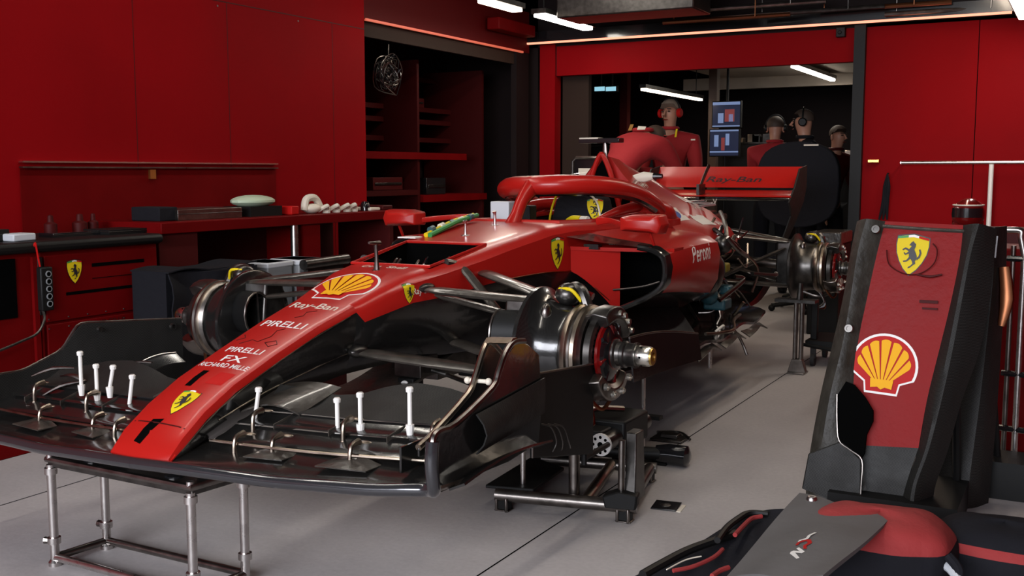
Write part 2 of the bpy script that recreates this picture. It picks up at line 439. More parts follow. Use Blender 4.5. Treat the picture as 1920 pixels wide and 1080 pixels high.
mb = MB(); mb.box((-6, -8, CZ+.1), (6, 13, CZ+.2)); struct(mb, 'ceiling', ['ceil_dark'])
# back room shell
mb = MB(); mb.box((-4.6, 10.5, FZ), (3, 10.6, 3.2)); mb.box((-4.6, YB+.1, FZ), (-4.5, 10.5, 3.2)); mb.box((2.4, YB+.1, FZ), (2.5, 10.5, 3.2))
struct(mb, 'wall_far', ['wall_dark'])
mb = MB(); p0 = PY(1320, 134, 8.9); p1 = PY(1640, 118, 8.9)
mb.box((p0.x, 8.2, p0.z-.03), (p1.x+.5, 9.6, p0.z+.06)); mb.box((p0.x-.5, 9.6, p0.z-.16), (p1.x+.4, 9.7, p0.z-.02), 0)
struct(mb, 'trim_6', ['concrete_beige'])

def lamp(pa, pb, z, w_, label, m='lamp_white', power=14, col=(1, .9, .78), hang=True):
    a = PZ(*pa, z) if pa else None
    b = PZ(*pb, z)
    c = (a+b)/2; L = (b-a).length/2; t = thing('strip_lamp', (c.x, c.y, z), label, 'ceiling lamp', 'strip lamps')
    mb = MB(); mb.box((c.x-w_*.7, c.y-L, z+.012), (c.x+w_*.7, c.y+L, z+.05)); mb.build('lamp_housing', ['gunmetal'], t)
    mb = MB(); mb.box((c.x-w_*.5, c.y-L+.01, z-.012), (c.x+w_*.5, c.y+L-.01, z+.012)); mb.build('lamp_tube', [m], t, bevel=.006)
    if hang:
        for s in (-.8, .8): mb = MB(); mb.tube([(c.x, c.y+s*L, z+.05), (c.x, c.y+s*L, CZ+.1)], .005, 6); mb.build('hanger', ['black'], t)
    l = D.lights.new('lamp_glow', 'AREA'); l.shape = 'RECTANGLE'; l.size = w_; l.size_y = 2*L; l.energy = power; l.color = col
    o = D.objects.new('lamp_glow', l); COL.objects.link(o); o.parent = t; o.location = (0, 0, -.02)
    return t
lamp((1000, 29), (1112, 54), 2.5, .09, 'white strip lamp lit on the dark ceiling left of the pink glowing strip', power=8)
lamp((900, 2), (975, 20), 2.5, .09, 'warm strip lamp at the top edge of the picture above the red header', 'lamp_warm', 6)
lamp((1192, 168), (1326, 187), 2.12, .05, 'warm strip lamp hanging in the back room above the man with red ear muffs', 'lamp_warm', 9, (1, .75, .5))
lamp((1478, 125), (1570, 150), 2.36, .06, 'bright strip lamp in the back room under the pale ceiling panel', 'lamp_white', 10)
def lamp3(x, y0, y1, z, w_, label, power, m='lamp_white', col=(1, .93, .84)):
    t = thing('strip_lamp', (x, (y0+y1)/2, z), label, 'ceiling lamp', 'strip lamps')
    mb = MB(); mb.box((x-w_*.7, y0, z+.012), (x+w_*.7, y1, z+.06)); mb.build('lamp_housing', ['gunmetal'], t)
    mb = MB(); mb.box((x-w_*.5, y0+.01, z-.012), (x+w_*.5, y1-.01, z+.012)); mb.build('lamp_tube', [m], t)
    l = D.lights.new('lamp_glow', 'AREA'); l.shape = 'RECTANGLE'; l.size = w_; l.size_y = y1-y0; l.energy = power; l.color = col
    o = D.objects.new('lamp_glow', l); COL.objects.link(o); o.parent = t; o.location = (0, 0, -.02)
LG = 'strip lamp on the ceiling over the racing car, above the picture'
lamp3(-1.15, -1.6, 1.4, CZ-.05, .08, 'strip lamp over the right side of the car nose, outside the picture', 8)
lamp3(1.15, -1.4, 1.6, CZ-.05, .08, 'strip lamp over the left side of the car nose, outside the picture', 10)
lamp3(-1.15, 2.2, 4.4, CZ-.05, .08, 'strip lamp over the right flank of the car tail, outside the picture', 8)
lamp3(1.5, 2.2, 4.6, CZ-.05, .08, 'strip lamp over the left flank of the car tail, outside the picture', 16, 'lamp_warm', (1, .82, .64))
lamp3(PY(1905, 12, 4.4).x+.03, 4.0, 5.0, PY(1905, 12, 4.4).z, .09, 'strip lamp cut by the top right corner of the picture', 8)

# ceiling ducts, beams and pipes
mb = MB(); a = PZ(1060, 18, CZ-.05); mb.box((-2.0, 5.0, CZ-.1), (-1.0, 5.4, CZ+.1)); struct(mb, 'trim_7', ['gunmetal'])
mb = MB(); q = PY(1080, 20, 4.6)
mb.box((PY(1085, 0, 4.6).x, 4.2, PY(1150, 26, 4.2).z), (PY(1300, 0, 4.2).x, 4.6, CZ+.08)); 
tag(mb.build('air_duct', ['gunmetal'], bevel=.01), 'grey ceiling duct above the white strip lamp at the top of the picture', 'duct')
for i, (px, py) in enumerate([(1330, 36), (1395, 12), (1500, 22), (1620, 14), (1760, 20)]):
    c = PY(px, py, 4.85+.1*i); mb = MB()
    mb.tube([(c.x-.38, c.y, c.z), (c.x+.6, c.y+.1, c.z+.01)], .018, 8)
    for s in (-.3, .35): mb.tube([(c.x+s, c.y+.03, c.z), (c.x+s, c.y+.03, CZ+.1)], .005, 6)
    tag(mb.build('ceiling_pipe', [['copper', 'steel_dark', 'gunmetal', 'copper', 'steel_dark'][i]]), ['copper ceiling pipe nearest the grey duct', 'steel ceiling pipe second from the grey duct', 'dark ceiling pipe in the middle of the row above the doorway', 'copper ceiling pipe above the black pillar', 'steel ceiling pipe above the right red wall panel'][i], 'pipe', 'ceiling pipes')
mb = MB(); c = PX(970, 52, XL+.12); mb.box((XL+.02, c.y-.35, c.z-.05), (XL+.14, c.y+.3, c.z+.05))
tag(mb.build('wall_speaker', ['red_cabinet'], bevel=.01), 'small red box on top of the red header by the corner', 'box')

# ---- shelves inside the alcove
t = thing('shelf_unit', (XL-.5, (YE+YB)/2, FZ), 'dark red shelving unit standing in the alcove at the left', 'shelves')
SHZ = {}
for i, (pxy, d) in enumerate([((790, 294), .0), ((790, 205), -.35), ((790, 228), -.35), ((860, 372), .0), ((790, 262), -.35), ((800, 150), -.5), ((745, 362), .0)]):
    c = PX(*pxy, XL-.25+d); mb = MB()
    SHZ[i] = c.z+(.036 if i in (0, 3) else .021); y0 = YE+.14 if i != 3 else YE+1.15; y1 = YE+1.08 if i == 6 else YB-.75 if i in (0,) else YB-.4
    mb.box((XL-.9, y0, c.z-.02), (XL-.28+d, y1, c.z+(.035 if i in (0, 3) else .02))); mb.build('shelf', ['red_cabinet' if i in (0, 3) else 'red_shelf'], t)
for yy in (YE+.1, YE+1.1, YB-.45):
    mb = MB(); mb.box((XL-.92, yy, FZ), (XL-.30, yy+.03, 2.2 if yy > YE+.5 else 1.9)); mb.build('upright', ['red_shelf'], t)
for i, (yy, sh, w_, h) in enumerate([(YE+.35, 6, .3, .12), (YE+.8, 6, .4, .1), (YE+1.5, 3, .3, .14), (YE+.4, 1, .3, .1), (YE+1.5, 1, .5, .08), (YE+.3, 0, .2, .1)]):
    x1_ = XL-.38 if sh in (0, 3, 6) else XL-.66; mb = MB(); z0_ = SHZ[sh]; mb.box((x1_-.2, yy-w_/2, z0_), (x1_, yy+w_/2, z0_+h))
    mb.box((x1_, yy-w_/2+.02, z0_+h*.4), (x1_+.008, yy+w_/2-.02, z0_+h*.6), 1)
    tag(mb.build('storage_case', [['black', 'red_dark', 'black_gloss'][i % 3], 'gunmetal'], bevel=.008), ['black case low on the alcove shelves nearest the red wall edge', 'dark red case low on the alcove shelves', 'glossy black case low on the alcove shelves', 'small black case high on the alcove shelves', 'wide dark red case high on the alcove shelves', 'glossy small case in the middle of the alcove shelves'][i], 'case', 'cases in the alcove')
mb = MB(); c = PX(728, 138, XL-.1)
for i in range(26):
    a = random.random()*6.28; r = .06+random.random()*.12
    mb.tube(catmull([c+V(0, r*math.cos(a+k*1.3)*random.uniform(.6, 1), r*math.sin(a+k*1.3)*random.uniform(.6, 1))+V(random.uniform(-.05, .05), 0, 0) for k in range(5)], 4), .004, 5, i % 2)
mb.tube([c+V(0, 0, .1), c+V(0, .02, .4)], .006, 6)
tag(mb.build('cable_bundle', ['black_gloss', 'steel_dark']), 'tangled bundle of thin cables hanging in the dark alcove', 'cables')
# ---- rail on the left wall
t = thing('wall_rail', (XL+.03, PX(270, 308, XL).y, PX(270, 308, XL).z), 'long thin metal rail fixed along the left red wall', 'rail')
ya, yb = PX(35, 308, XL).y, PX(515, 308, XL).y; zz = PX(270, 308, XL).z
for dz, m in ((.008, 'nut_metal'), (-.018, 'steel_dark')):
    mb = MB(); mb.box((XL+.001, ya, zz+dz-.004), (XL+.03, yb, zz+dz+.004)); mb.build('rail_bar', [m], t)
mb = MB(); q = PX(282, 318, XL); mb.box((XL+.001, q.y-.02, q.z-.05), (XL+.02, q.y+.02, q.z)); mb.build('rail_clip', ['gold'], t)
mb = MB(); mb.box((XL+.001, ya, zz-.34), (XL+.006, yb, zz-.026)); tag(mb.build('wall_board', ['red_cabinet']), 'flat dark red board on the wall below the metal rail', 'board')

# ================================================================== LEFT CABINETS AND BENCH
yR = PX(300, 600, XF).y; yS = PX(82, 600, XF).y; zTop = PX(150, 447, XF).z; zB = PX(150, 462, XF).z
zT0 = PX(0, 452, XF).z
t = thing('tool_cabinet', ((XF+XL)/2, (yR+yS)/2, FZ), 'red tool cabinet with a yellow horse shield and black drawer slots', 'cabinet', 'tool cabinets')
mb = MB(); mb.box((XL+.003, yS, FZ), (XF-.006, yR, zB-.01)); mb.build('cabinet_body', ['red_cabinet'], t, bevel=.004)
cabtree = None
def front(y0, y1, z0, z1, name, slots=(), th=.012):
    mb = MB(); mb.box((XF-.005, y0, z0), (XF-.005+th, y1, z1)); o = mb.build(name, ['red_cabinet'], t, bevel=.003)
    for (a, b, c_, d) in slots:
        m2 = MB(); m2.box((XF+th-.006, a, c_), (XF+th-.0035, b, d)); m2.build('handle_slot', ['void'], o)
    return o
def Q(px, py): q = PX(px, py, XF); return q.y, q.z
zd = Q(200, 588)[1]
s1a, s1b = Q(170, 497), Q(268, 490); s2a, s2b = Q(122, 551), Q(245, 538)
dr = front(yS+.012, yR-.012, zd, zB-.03, 'drawer', [(s1a[0], s1b[0], s1a[1]-.008, s1a[1]+.008), (s2a[0], s2b[0], s2a[1]-.007, s2a[1]+.007), (s1a[0], s1b[0], s1a[1]-.062, s1a[1]-.059)])
front(yS+.012, yR-.012, FZ+.08, zd-.012, 'door', [(Q(270, 0)[0]-.01, Q(270, 0)[0]+.01, Q(270, 615)[1]-.05, Q(270, 600)[1])])
q = Q(137, 509); shield(t, (XF+.009, q[0], q[1]), (0, 1, 0), (0, 0, 1), .052, None)
words(t, 'SCUDERIA', (XF+.009, Q(195, 606)[0], Q(195, 606)[1]), (0, 1, 0), (0, 0, 1), .05, None, 'red_dark', name='embossed_lettering')
mb = MB(); 
for k in range(14): mb.lathe((XF+.007, yS+.02+(yR-yS-.04)*(k % 7)/6, zd+(.012 if k < 7 else -.03)), (1, 0, 0), [(0, .004), (.003, .003), (.003, 0)], 7)
mb.build('rivet', ['steel_dark'], t)['kind'] = 'stuff'
y0 = PX(0, 600, XF).y-.9
t = thing('tool_cabinet', ((XF+XL)/2, (yS+y0)/2, FZ), 'red cabinet with an open black bay at the left edge of the picture', 'cabinet', 'tool cabinets')
mb = MB(); mb.box((XL+.003, y0, FZ), (XF-.006, yS-.004, zB-.01)); mb.build('cabinet_body', ['red_cabinet'], t, bevel=.004)
a, b = Q(0, 600), Q(28, 485); mb = MB(); mb.box((XF-.007, y0+.3, a[1]), (XF+.001, b[0], b[1])); mb.build('bay_opening', ['void'], t)
c = Q(38, 0)[0]
mb = MB(); mb.box((XF-.005, c-.012, FZ+.02), (XF+.012, c+.012, zB-.03)); mb.build('door_frame', ['red_cabinet'], t)
c = Q(60, 0)[0]
mb = MB(); mb.box((XF-.005, c-.035, FZ+.02), (XF+.006, min(c+.09, yS-.006), zB-.03)); mb.build('door', ['red_cabinet'], t)
for py in (500, 580): mb = MB(); z = Q(40, py)[1]; mb.box((XF+.006, Q(42, 0)[0], z-.035), (XF+.014, Q(42, 0)[0]+.025, z+.035)); mb.build('latch', ['black'], t, bevel=.004)
mb = MB(); mb.box((XL+.003, y0-.02, zB-.012), (XF+.03, yR+.02, zTop))
tag(mb.build('worktop', ['black'], bevel=.018), 'thick black worktop lying over both red tool cabinets', 'worktop')
# power strip with its cable
c = Q(78, 540); t = thing('power_strip', (XF+.02, c[0], c[1]), 'black power strip fixed upright on the red cabinet with a trailing cable', 'power strip')
mb = MB(); za, zb = Q(78, 500)[1], Q(78, 582)[1]; mb.box((XF+.006, c[0]-.03, zb), (XF+.04, c[0]+.03, za)); mb.build('strip_body', ['black'], t, bevel=.006)
for k in range(5):
    z = za-.03-k*(za-zb-.06)/4; mb = MB(); mb.lathe((XF+.04, c[0]+.006, z), (1, 0, 0), [(0, .014), (.004, .014), (.004, .01), (.001, .009), (.001, 0)], 12, 0, [0, 0, 1, 1]); mb.build('socket', ['grey_plastic', 'void'], t)
mb = MB(); e = [PX(80, 582, XF+.03), PX(83, 600, XF+.05), PX(70, 625, XF+.06), PX(40, 640, XF+.06), PX(5, 655, XF+.06), PX(-30, 668, XF+.06)]
mb.tube(e, .006, 7, k=6); mb.build('cable', ['gunmetal'], t)
mb = MB(); e = [PX(62, 470, XF+.02), PX(66, 455, XF+.035), PX(70, 475, XF+.03), PX(75, 500, XF+.03)]; mb.tube(e, .004, 6, k=5); mb.build('cable', ['sign_red'], t)
# things on the worktop
def crate(name, px0, px1, depth, h, m, label, cat, x=XF-.1, z=None, m2=None, grp=None):
    z = zTop+.0005 if z is None else z
    ya, yb = PX(px0, 440, x).y, PX(px1, 440, x).y
    mb = MB(); mb.box((x-depth, ya, z), (x, yb, z+h))
    if m2: mb.box((x-depth-.002, ya-.002, z+h*.55), (x+.002, yb+.002, z+h*.62), 1)
    return tag(mb.build(name, [m]+([m2] if m2 else []), bevel=min(h, .02)*.3), label, cat, grp)
crate('white_box', 25, 68, .1, .032, 'grey_light', 'small white box lying on the black worktop', 'box', XF-.05)
crate('tool_case', -60, 18, .2, .05, 'black', 'black tool case at the left end of the worktop', 'case', XF-.12, m2='gunmetal')
crate('tool_case', 100, 190, .1, .018, 'black_gloss', 'flat black case in the middle of the worktop behind the white box', 'case', XF-.16, m2='gunmetal')
crate('tool_case', 205, 285, .18, .022, 'black', 'flat black tray at the right end of the worktop', 'tray', XF-.10, m2='steel_dark')
for i, (px, r) in enumerate([(95, .03), (150, .035), (175, .025)]):
    c = PX(px, 430, XF-.35); mb = MB()
    mb.lathe((c.x, c.y, zTop+.0005), (0, 0, 1), [(0, r), (.05, r), (.06, r*.5), (.09, r*.4), (.095, 0)], 14, 0)
    tag(mb.build('spray_can', ['red_dark']), ['dark red can on the worktop nearest the left edge', 'largest dark red can on the worktop', 'smallest dark red can on the worktop'][i], 'can')

# bench
ba = PX(375, 430, XF).y; bb = PX(745, 395, XF).y; bz = (PX(375, 419, XF).z+PX(740, 389, XF).z)/2
bz = PX(560, 404, XF).z
t = thing('workbench', ((XF+XL)/2, (ba+bb)/2, FZ), 'long red workbench along the left wall with steel posts', 'workbench')
mb = MB(); mb.box((XL+.004, max(ba-.3, yR+.03), bz-.055), (XF, bb, bz)); mb.build('bench_top', ['red_cabinet'], t, bevel=.004)
mb = MB(); mb.box((XL+.004, max(ba-.3, yR+.03), FZ), (XF-.02, ba, bz-.056)); mb.build('bench_side', ['red_dark'], t)
mb = MB(); mb.box((XL+.02, ba, FZ+.3), (XL+.05, bb-.05, bz-.056)); mb.build('back_panel', ['red_dark'], t)
c = PX(575, 450, XF-.04).y; mb = MB(); mb.box((XF-.3, c-.05, FZ), (XF-.02, c+.1, bz-.056)); mb.build('bench_leg', ['red_cabinet'], t)
mb = MB(); mb.box((XL+.1, bb-.06, FZ), (XF-.02, bb-.02, bz-.056)); mb.build('bench_leg', ['red_dark'], t)
for px, r in ((552, .022), (522, .013), (590, .013)):
    c = PX(px, 450, XF-(.02 if px == 552 else .25)).y; x = XF-(.02 if px == 552 else .25)
    mb = MB(); mb.tube([(x, c, FZ), (x, c, bz-.056)], r, 14); mb.lathe((x, c, FZ), (0, 0, 1), [(0, r*1.8), (.02, r*1.8), (.025, r)], 14); mb.build('support_post', ['steel'], t)
def on_bench(px): return PX(px, 400, XF-.12).y
crate('parts_tray', 335, 455, .25, .055, 'steel_dark', 'worn grey metal parts tray at the near end of the red workbench', 'tray', XF-.1, bz+.0005, 'gunmetal')
crate('tool_roll', 300, 335, .2, .07, 'black_cloth', 'dark cloth tool roll on the near end of the red workbench', 'tool roll', XF-.12, bz+.0005)
mb = MB(); y = on_bench(495)
mb.ell((XF-.2, y, bz+.083), (.10, .15, .035), 0); mb.box((XF-.3, y-.13, bz), (XF-.1, y+.13, bz+.055), 1)
tag(mb.build('helmet_bag', ['pale_green', 'black'], bevel=0), 'pale green padded cover resting in a black tray on the red workbench', 'cover')
crate('red_tool_box', 548, 562, .12, .05, 'sign_red', 'small bright red box on the workbench beside the pale green cover', 'box', XF-.08, bz+.0005)
mb = MB(); y = on_bench(585); mb.tube(catmull([V(XF-.12, y-.07, bz+.02), V(XF-.12, y-.05, bz+.085), V(XF-.12, y+.03, bz+.09), V(XF-.12, y+.08, bz+.03)], 5), .022, 10); mb.ell((XF-.12, y, bz+.03), (.05, .07, .03))
tag(mb.build('duct_part', ['cream']), 'cream curved duct part lying on the red workbench', 'car part')
for i, px in enumerate((603, 622, 642, 655)):
    y = on_bench(px); mb = MB(); mb.tube(catmull([V(XF-.1, y-.06, bz+.015), V(XF-.06, y-.02, bz+.045), V(XF-.1, y+.02, bz+.02), V(XF-.12, y+.06, bz+.035)], 4), .013, 8); mb.lathe((XF-.1, y+.02, bz), (0, 0, 1), [(0, .025), (.03, .025), (.03, .012), (0.0, .012)], 10)
    tag(mb.build('bracket_part', ['cream']), ['cream bracket part next to the curved duct on the workbench', 'cream bracket part second from the curved duct', 'cream bracket part third from the curved duct', 'cream bracket part furthest from the curved duct'][i], 'car part', 'bracket parts on the workbench')
mb = MB(); y = on_bench(680); mb.lathe((XF-.1, y, bz), (0, 0, 1), [(0, .03), (.04, .03), (.06, .02), (.06, 0)], 14)
tag(mb.build('small_jar', ['black_gloss']), 'small glossy black jar on the workbench past the cream parts', 'jar')
for i, px in enumerate((705, 728)):
    crate('paper_stack', px-9, px+9, .2, .02+.01*i, 'cream' if i == 0 else 'red_dark', ['cream stack of papers at the far end of the workbench', 'dark red folder at the far end of the workbench'][i], 'papers', XF-.05, bz+.0005)

# black draped blanket case + grey boxes on the floor by the bench
a = PX(318, 560, -1.38); b = PX(484, 560, -1.38)
mb = MB()
def drape(u, v):
    y = a.y+(b.y-a.y)*u; z = FZ+.0+.74*v; k = .02*math.sin(9*u+3*v)+.012*math.sin(23*v+5*u)
    return V(-1.38+k+.05*(1-v), y+.03*(1-v)*(-1 if u < .5 else 1), z)
mb.box((-1.62, a.y, FZ), (-1.40, b.y, FZ+.745), 0); mb.grid(drape, 16, 14, .006)
mb.grid(lambda u, v: V(-1.38-.25*v, a.y+(b.y-a.y)*u, FZ+.745+.012*math.sin(8*u)), 12, 3, .006)
tag(mb.build('covered_wheel_rack', ['black_cloth'], bevel=.0), 'black cloth covered rack on the floor behind the right front hub', 'covered rack')
for i, (px0, px1, py0, x) in enumerate([(497, 548, 494, -1.42), (556, 604, 488, -1.40)]):
    a = PX(px0, py0, x); b = PX(px1, py0, x); z0 = PX(px0, 556, x).z
    mb = MB(); mb.box((x-.2, a.y+.3*(i == 0)*0+.02, FZ), (x, b.y, a.z)); mb.box((x-.205, a.y+.015, a.z-.03), (x+.005, b.y+.005, a.z), 1)
    tag(mb.build('storage_bin', ['grey_plastic', 'grey_light'], bevel=.008), ['left grey storage bin behind the right suspension arm', 'right grey storage bin behind the right suspension arm'][i], 'bin', 'grey storage bins')
c = PX(625, 490, -1.3); mb = MB(); mb.tube([c+V(0, -.25, 0), c+V(0, .12, .005)], .028, 12); mb.box(c+V(-.05, -.25, -.30), c+V(.0, .15, -.06), 1)
mb.box(c+V(-.04, -.2, -.06), c+V(-.01, .1, -.02), 0); mb.box((c.x-.05, c.y-.2, FZ), (c.x, c.y+.1, c.z-.28), 1)
tag(mb.build('hose_reel', ['gunmetal', 'red_dark']), 'dark rolled hose on a red stand beyond the grey storage bins', 'hose reel')
# ================================================================== THE RACING CAR (front axle at y = 0, nose towards -y)
car = thing('racing_car', (0, 1.5, FZ), 'red open-wheel racing car without wheels, raised on stands in the garage', 'racing car')
def lerp(a, b, t): return a+(b-a)*t
def tab(T, y):
    if y <= T[0][0]: return T[0][1:]
    for p, q in zip(T, T[1:]):
        if y <= q[0]:
            t = (y-p[0])/(q[0]-p[0]); return [lerp(a, b, t) for a, b in zip(p[1:], q[1:])]
    return T[-1][1:]
# y, top z, half top width, half max width, red boundary z, bottom z, half bottom width
BT = [(-1.19, .528, .112, .118, .512, .50, .10), (-1.14, .575, .115, .121, .545, .50, .10), (-1.05, .633, .113, .12, .605, .515, .095), (-.93, .690, .113, .12, .662, .54, .09), (-.75, .752, .115, .123, .724, .575, .085), (-.55, .815, .12, .13, .788, .60, .085),
      (-.37, .862, .13, .142, .836, .615, .09), (-.34, .869, .135, .155, .80, .615, .09), (-.1, .940, .165, .19, .842, .62, .12), (.1, .968, .195, .225, .85, .61, .15), (.3, .998, .22, .255, .872, .60, .17), (.5, 1.030, .235, .275, .885, .59, .18),
      (.8, 1.070, .25, .30, .885, .57, .2), (1.0, 1.080, .27, .32, .87, .56, .22), (1.3, 1.075, .30, .35, .82, .54, .24), (1.6, 1.08, .33, .38, .76, .52, .26), (2.0, 1.09, .34, .39, .72, .50, .28), (2.15, 1.09, .34, .39, .70, .5, .28)]
YS = sorted(set([y for y, *_ in BT]+[-1.17, -1.0, -.85, -.65, -.45, -.22, 0, .03, .2, .42, .65, .9, 1.03, 1.15, 1.45, 1.75, 1.93]))
def bsec(y):
    zt, wt, wm, zr, zb, wb = tab(BT, y)
    h = [(0, zt+.004), (.80*wt, zt+.001), (wt, zt-.006), (wt+(wm-wt)*.45, zt-.014), (wm*.995, zt-.03 if zt-.03 > zr else zr+.004), (wm, zr), (wm*.97, lerp(zr, zb, .35)), (lerp(wm, wb, .6), lerp(zr, zb, .7)), (wb, zb+.02), (wb*.85, zb), (0, zb)]
    R_ = [V(x, y, z) for x, z in h]; L_ = [V(-x, y, z) for x, z in h[1:-1]][::-1]
    return R_+L_
secs = [bsec(y) for y in YS]; NS = len(secs[0])
def side(j): return j if j < 10 else NS-1-j       # strip index from the top
def mk(lo, hi, red):
    mb = MB(); idx = [i for i, y in enumerate(YS) if lo-1e-6 <= y <= hi+1e-6]; ss = [secs[i] for i in idx]; ys = [YS[i] for i in idx]
    def skip(i, j):
        k = side(j)
        if (k < 5) != red: return True
        y = (ys[i]+ys[i+1])/2
        if k == 0 and (.03 < y < .42): return True
        if k == 0 and (1.03 < y < 1.93): return True
        return False
    mb.ring(ss, True, False, 0, skip)
    if not red or lo < -1:
        pass
    return mb
YSPLIT = -.37
noseR = mk(-1.19, YSPLIT, True); noseB = mk(-1.19, YSPLIT, False); bodyR = mk(YSPLIT, 2.15, True); bodyB = mk(YSPLIT, 2.15, False)
# rounded tip
q = secs[0]; c0 = V(0, -1.205, .507); n0 = len(noseR.v); noseR.v += list(q)+[c0]
for j in range(NS): noseR.f.append([n0+j, n0+(j+1) % NS, n0+NS]); noseR.m.append(0)
# two little ducts in the tip: dark inset patches laid just above the skin
nose = noseR.build('nose_cone', ['red_paint'], car)
noseB.build('nose_underside', ['carbon'], nose, label='black carbon underside of the nose')
T_nose = noseR.tree()
body = bodyR.build('chassis_shell', ['red_paint'], car)
bodyB.build('chassis_underside', ['carbon'], body, label='bare black carbon tub below the red paint')
T_body = bodyR.tree(); T_red = [T_nose, T_body]
UP = (0, 1, 0); RT = (1, 0, 0)
def patch(parent, poly, pos, m, name, trees=T_red, off=.001):
    v, f = flat_mesh(poly, .05); return decal(name, [(v, f, 0)], [m], parent, pos, RT, UP, 1, trees, off)
# nose marks
def nz(y): return tab(BT, y)[0]
patch(nose, [(-.03, -.035), (.0, -.04), (.012, .0), (.02, .035), (-.02, .03)], (-.015, -1.135, nz(-1.13)), 'void', 'nose_duct')
patch(nose, [(-.012, -.04), (.012, -.04), (.012, .04), (-.012, .04)], (-.035, -.93, nz(-.93)), 'void', 'nose_slot')
patch(nose, [(-.03, -.03), (.035, -.03), (.04, .03), (-.02, .03)], (.045, -.92, nz(-.92)), 'sign_red', 'nose_patch')
patch(nose, [(-.10, -.002), (.10, -.002), (.10, .002), (-.10, .002)], (0, -1.115, nz(-1.11)), 'red_dark', 'panel_seam')
shield(nose, (.012, -1.035, nz(-1.03)), RT, UP, .047, T_red)
for txt, y, h, wd in (('RICHARD MILLE', -.855, .026, .85), ('FX', -.815, .04, 1.5), ('PIRELLI', -.76, .034, 1.15), ('PIRELLI', -.575, .045, 1.05), ('Ray-Ban', -.415, .05, 1.0)):
    words(nose, txt, (.0, y, nz(y)), RT, UP, h*1.25, T_red, wide=wd, matn='white_paint' if y != -.415 else 'cream')
# the front bulkhead panel lettering
words(body, 'Ceva  Shell', (.0, -.01, nz(-.02)), RT, UP, .045, T_red, matn='cream')
shell(body, (-.01, -.235, nz(-.24)), RT, UP, (.122, .118), T_red)
mb = MB()
for (x0, y0, x1_, y1_) in ((-.08, -.70, .06, -.66), (-.06, -.66, -.02, -.63), (-.02, -.66, .03, -.50), (.02, -.67, .08, -.69)):
    pass
for pts in ([(-.06, -.72), (-.03, -.69), (.0, -.70), (.02, -.66), (.01, -.62), (.03, -.60)], [(.0, -.52), (.02, -.50), (.01, -.47), (.04, -.45)], [(.03, -.70), (.06, -.68), (.08, -.70), (.06, -.72), (.03, -.70)], [(-.09, -.70), (-.07, -.68), (-.09, -.66)]):
    P3 = []
    for x, y in pts: h = T_nose.ray_cast(V(x, y, 2), V(0, 0, -1)); P3.append(h[0] if h[0] else V(x, y, nz(y)))
    mb.tube(P3, .0018, 5)
mb.parts('crack_line', ['red_dark'], nose, label='hairline marks in the red paint')
# front hatch: rim, dark bay and bits inside
zh_ = lambda y: tab(BT, y)[0]
mb = MB(); rim = [(-.178, .03), (.178, .03), (.19, .42), (-.19, .42)]
mb.box((-.19, .02, .80), (.19, .43, .82))
for (a, b) in ((0, 1), (1, 2), (2, 3), (3, 0)):
    p, q = rim[a], rim[b]; mb.add([V(p[0], p[1], zh_(p[1])), V(q[0], q[1], zh_(q[1])), V(q[0], q[1], .81), V(p[0], p[1], .81)], [(0, 1, 2, 3)])
bay = mb.build('hatch_bay', ['void'], body, label='open black bay in the top of the chassis')
mb = MB()
for i in range(9):
    x = -.14+.035*i; y = .12+.24*random.random(); mb.tube(catmull([V(x, y, .86), V(x+.02, y+.04, .955+.012*random.random()), V(x+.04, y-.02, .945), V(x+.02, y-.07, .88)], 4), .005, 6, i % 3)
    mb.box((x-.012, y-.015, .82), (x+.012, y+.015, .90+.045*random.random()), (i+1) % 3)
mb.build('hatch_fitting', ['black_gloss', 'steel_dark', 'gunmetal'], body)
mb = MB(); e = [V(.178, .03, zh_(.03)+.004), V(.19, .42, zh_(.42)+.004)]; mb.tube([V(-.178, .03, zh_(.03)+.003)]+e+[V(-.19, .42, zh_(.42)+.003)], .006, 8, closed=True); mb.build('hatch_rim', ['red_paint'], body)
# pitot tube and antenna posts on top of the nose
mb = MB(); b = V(-.02, -.05, nz(-.05)); b = V(0, -.055, nz(-.055)); mb.tube([b, b+V(0, 0, .045), b+V(0, -.004, .10)], [.012, .007, .008], 10); mb.tube([b+V(0, -.045, .105), b+V(0, .02, .10)], [.005, .010], 10); mb.lathe(b, (0, 0, 1), [(0, .02), (.004, .018), (.006, 0)], 12)
mb.build('pitot_tube', ['steel_dark'], body)
for y in (.58, .83):
    zz_ = tab(BT, y)[0]; mb = MB(); mb.tube([(0, y, zz_), (0, y, zz_+.05), (0, y-.005, zz_+.065)], [.007, .006, .010], 8); mb.lathe((0, y, zz_), (0, 0, 1), [(0, .022), (.005, .02), (.007, 0)], 10); mb.build('sensor_post', ['steel'], body)
mb = MB(); 
for k in range(2):
    mb.tube([V(-.16+.02*k, .52, tab(BT, .52)[0]+.01), V(-.17+.02*k, .75, 1.09), V(-.2+.02*k, .98, 1.11)], .011, 8, k)
for k in range(5): mb.tube([V(-.165, .56+.08*k, 1.062+.01*k), V(-.168, .59+.08*k, 1.067+.01*k)], .015, 8, 2+k % 2)
mb.build('loom', ['yellow', 'green', 'teal', 'cream'], body, label='yellow and green taped cable loom on the chassis top')
mb = MB(); mb.box((-.01-.26, .47, 1.03), (-.18, .56, 1.035)); mb.build('white_tab', ['white_paint'], body)
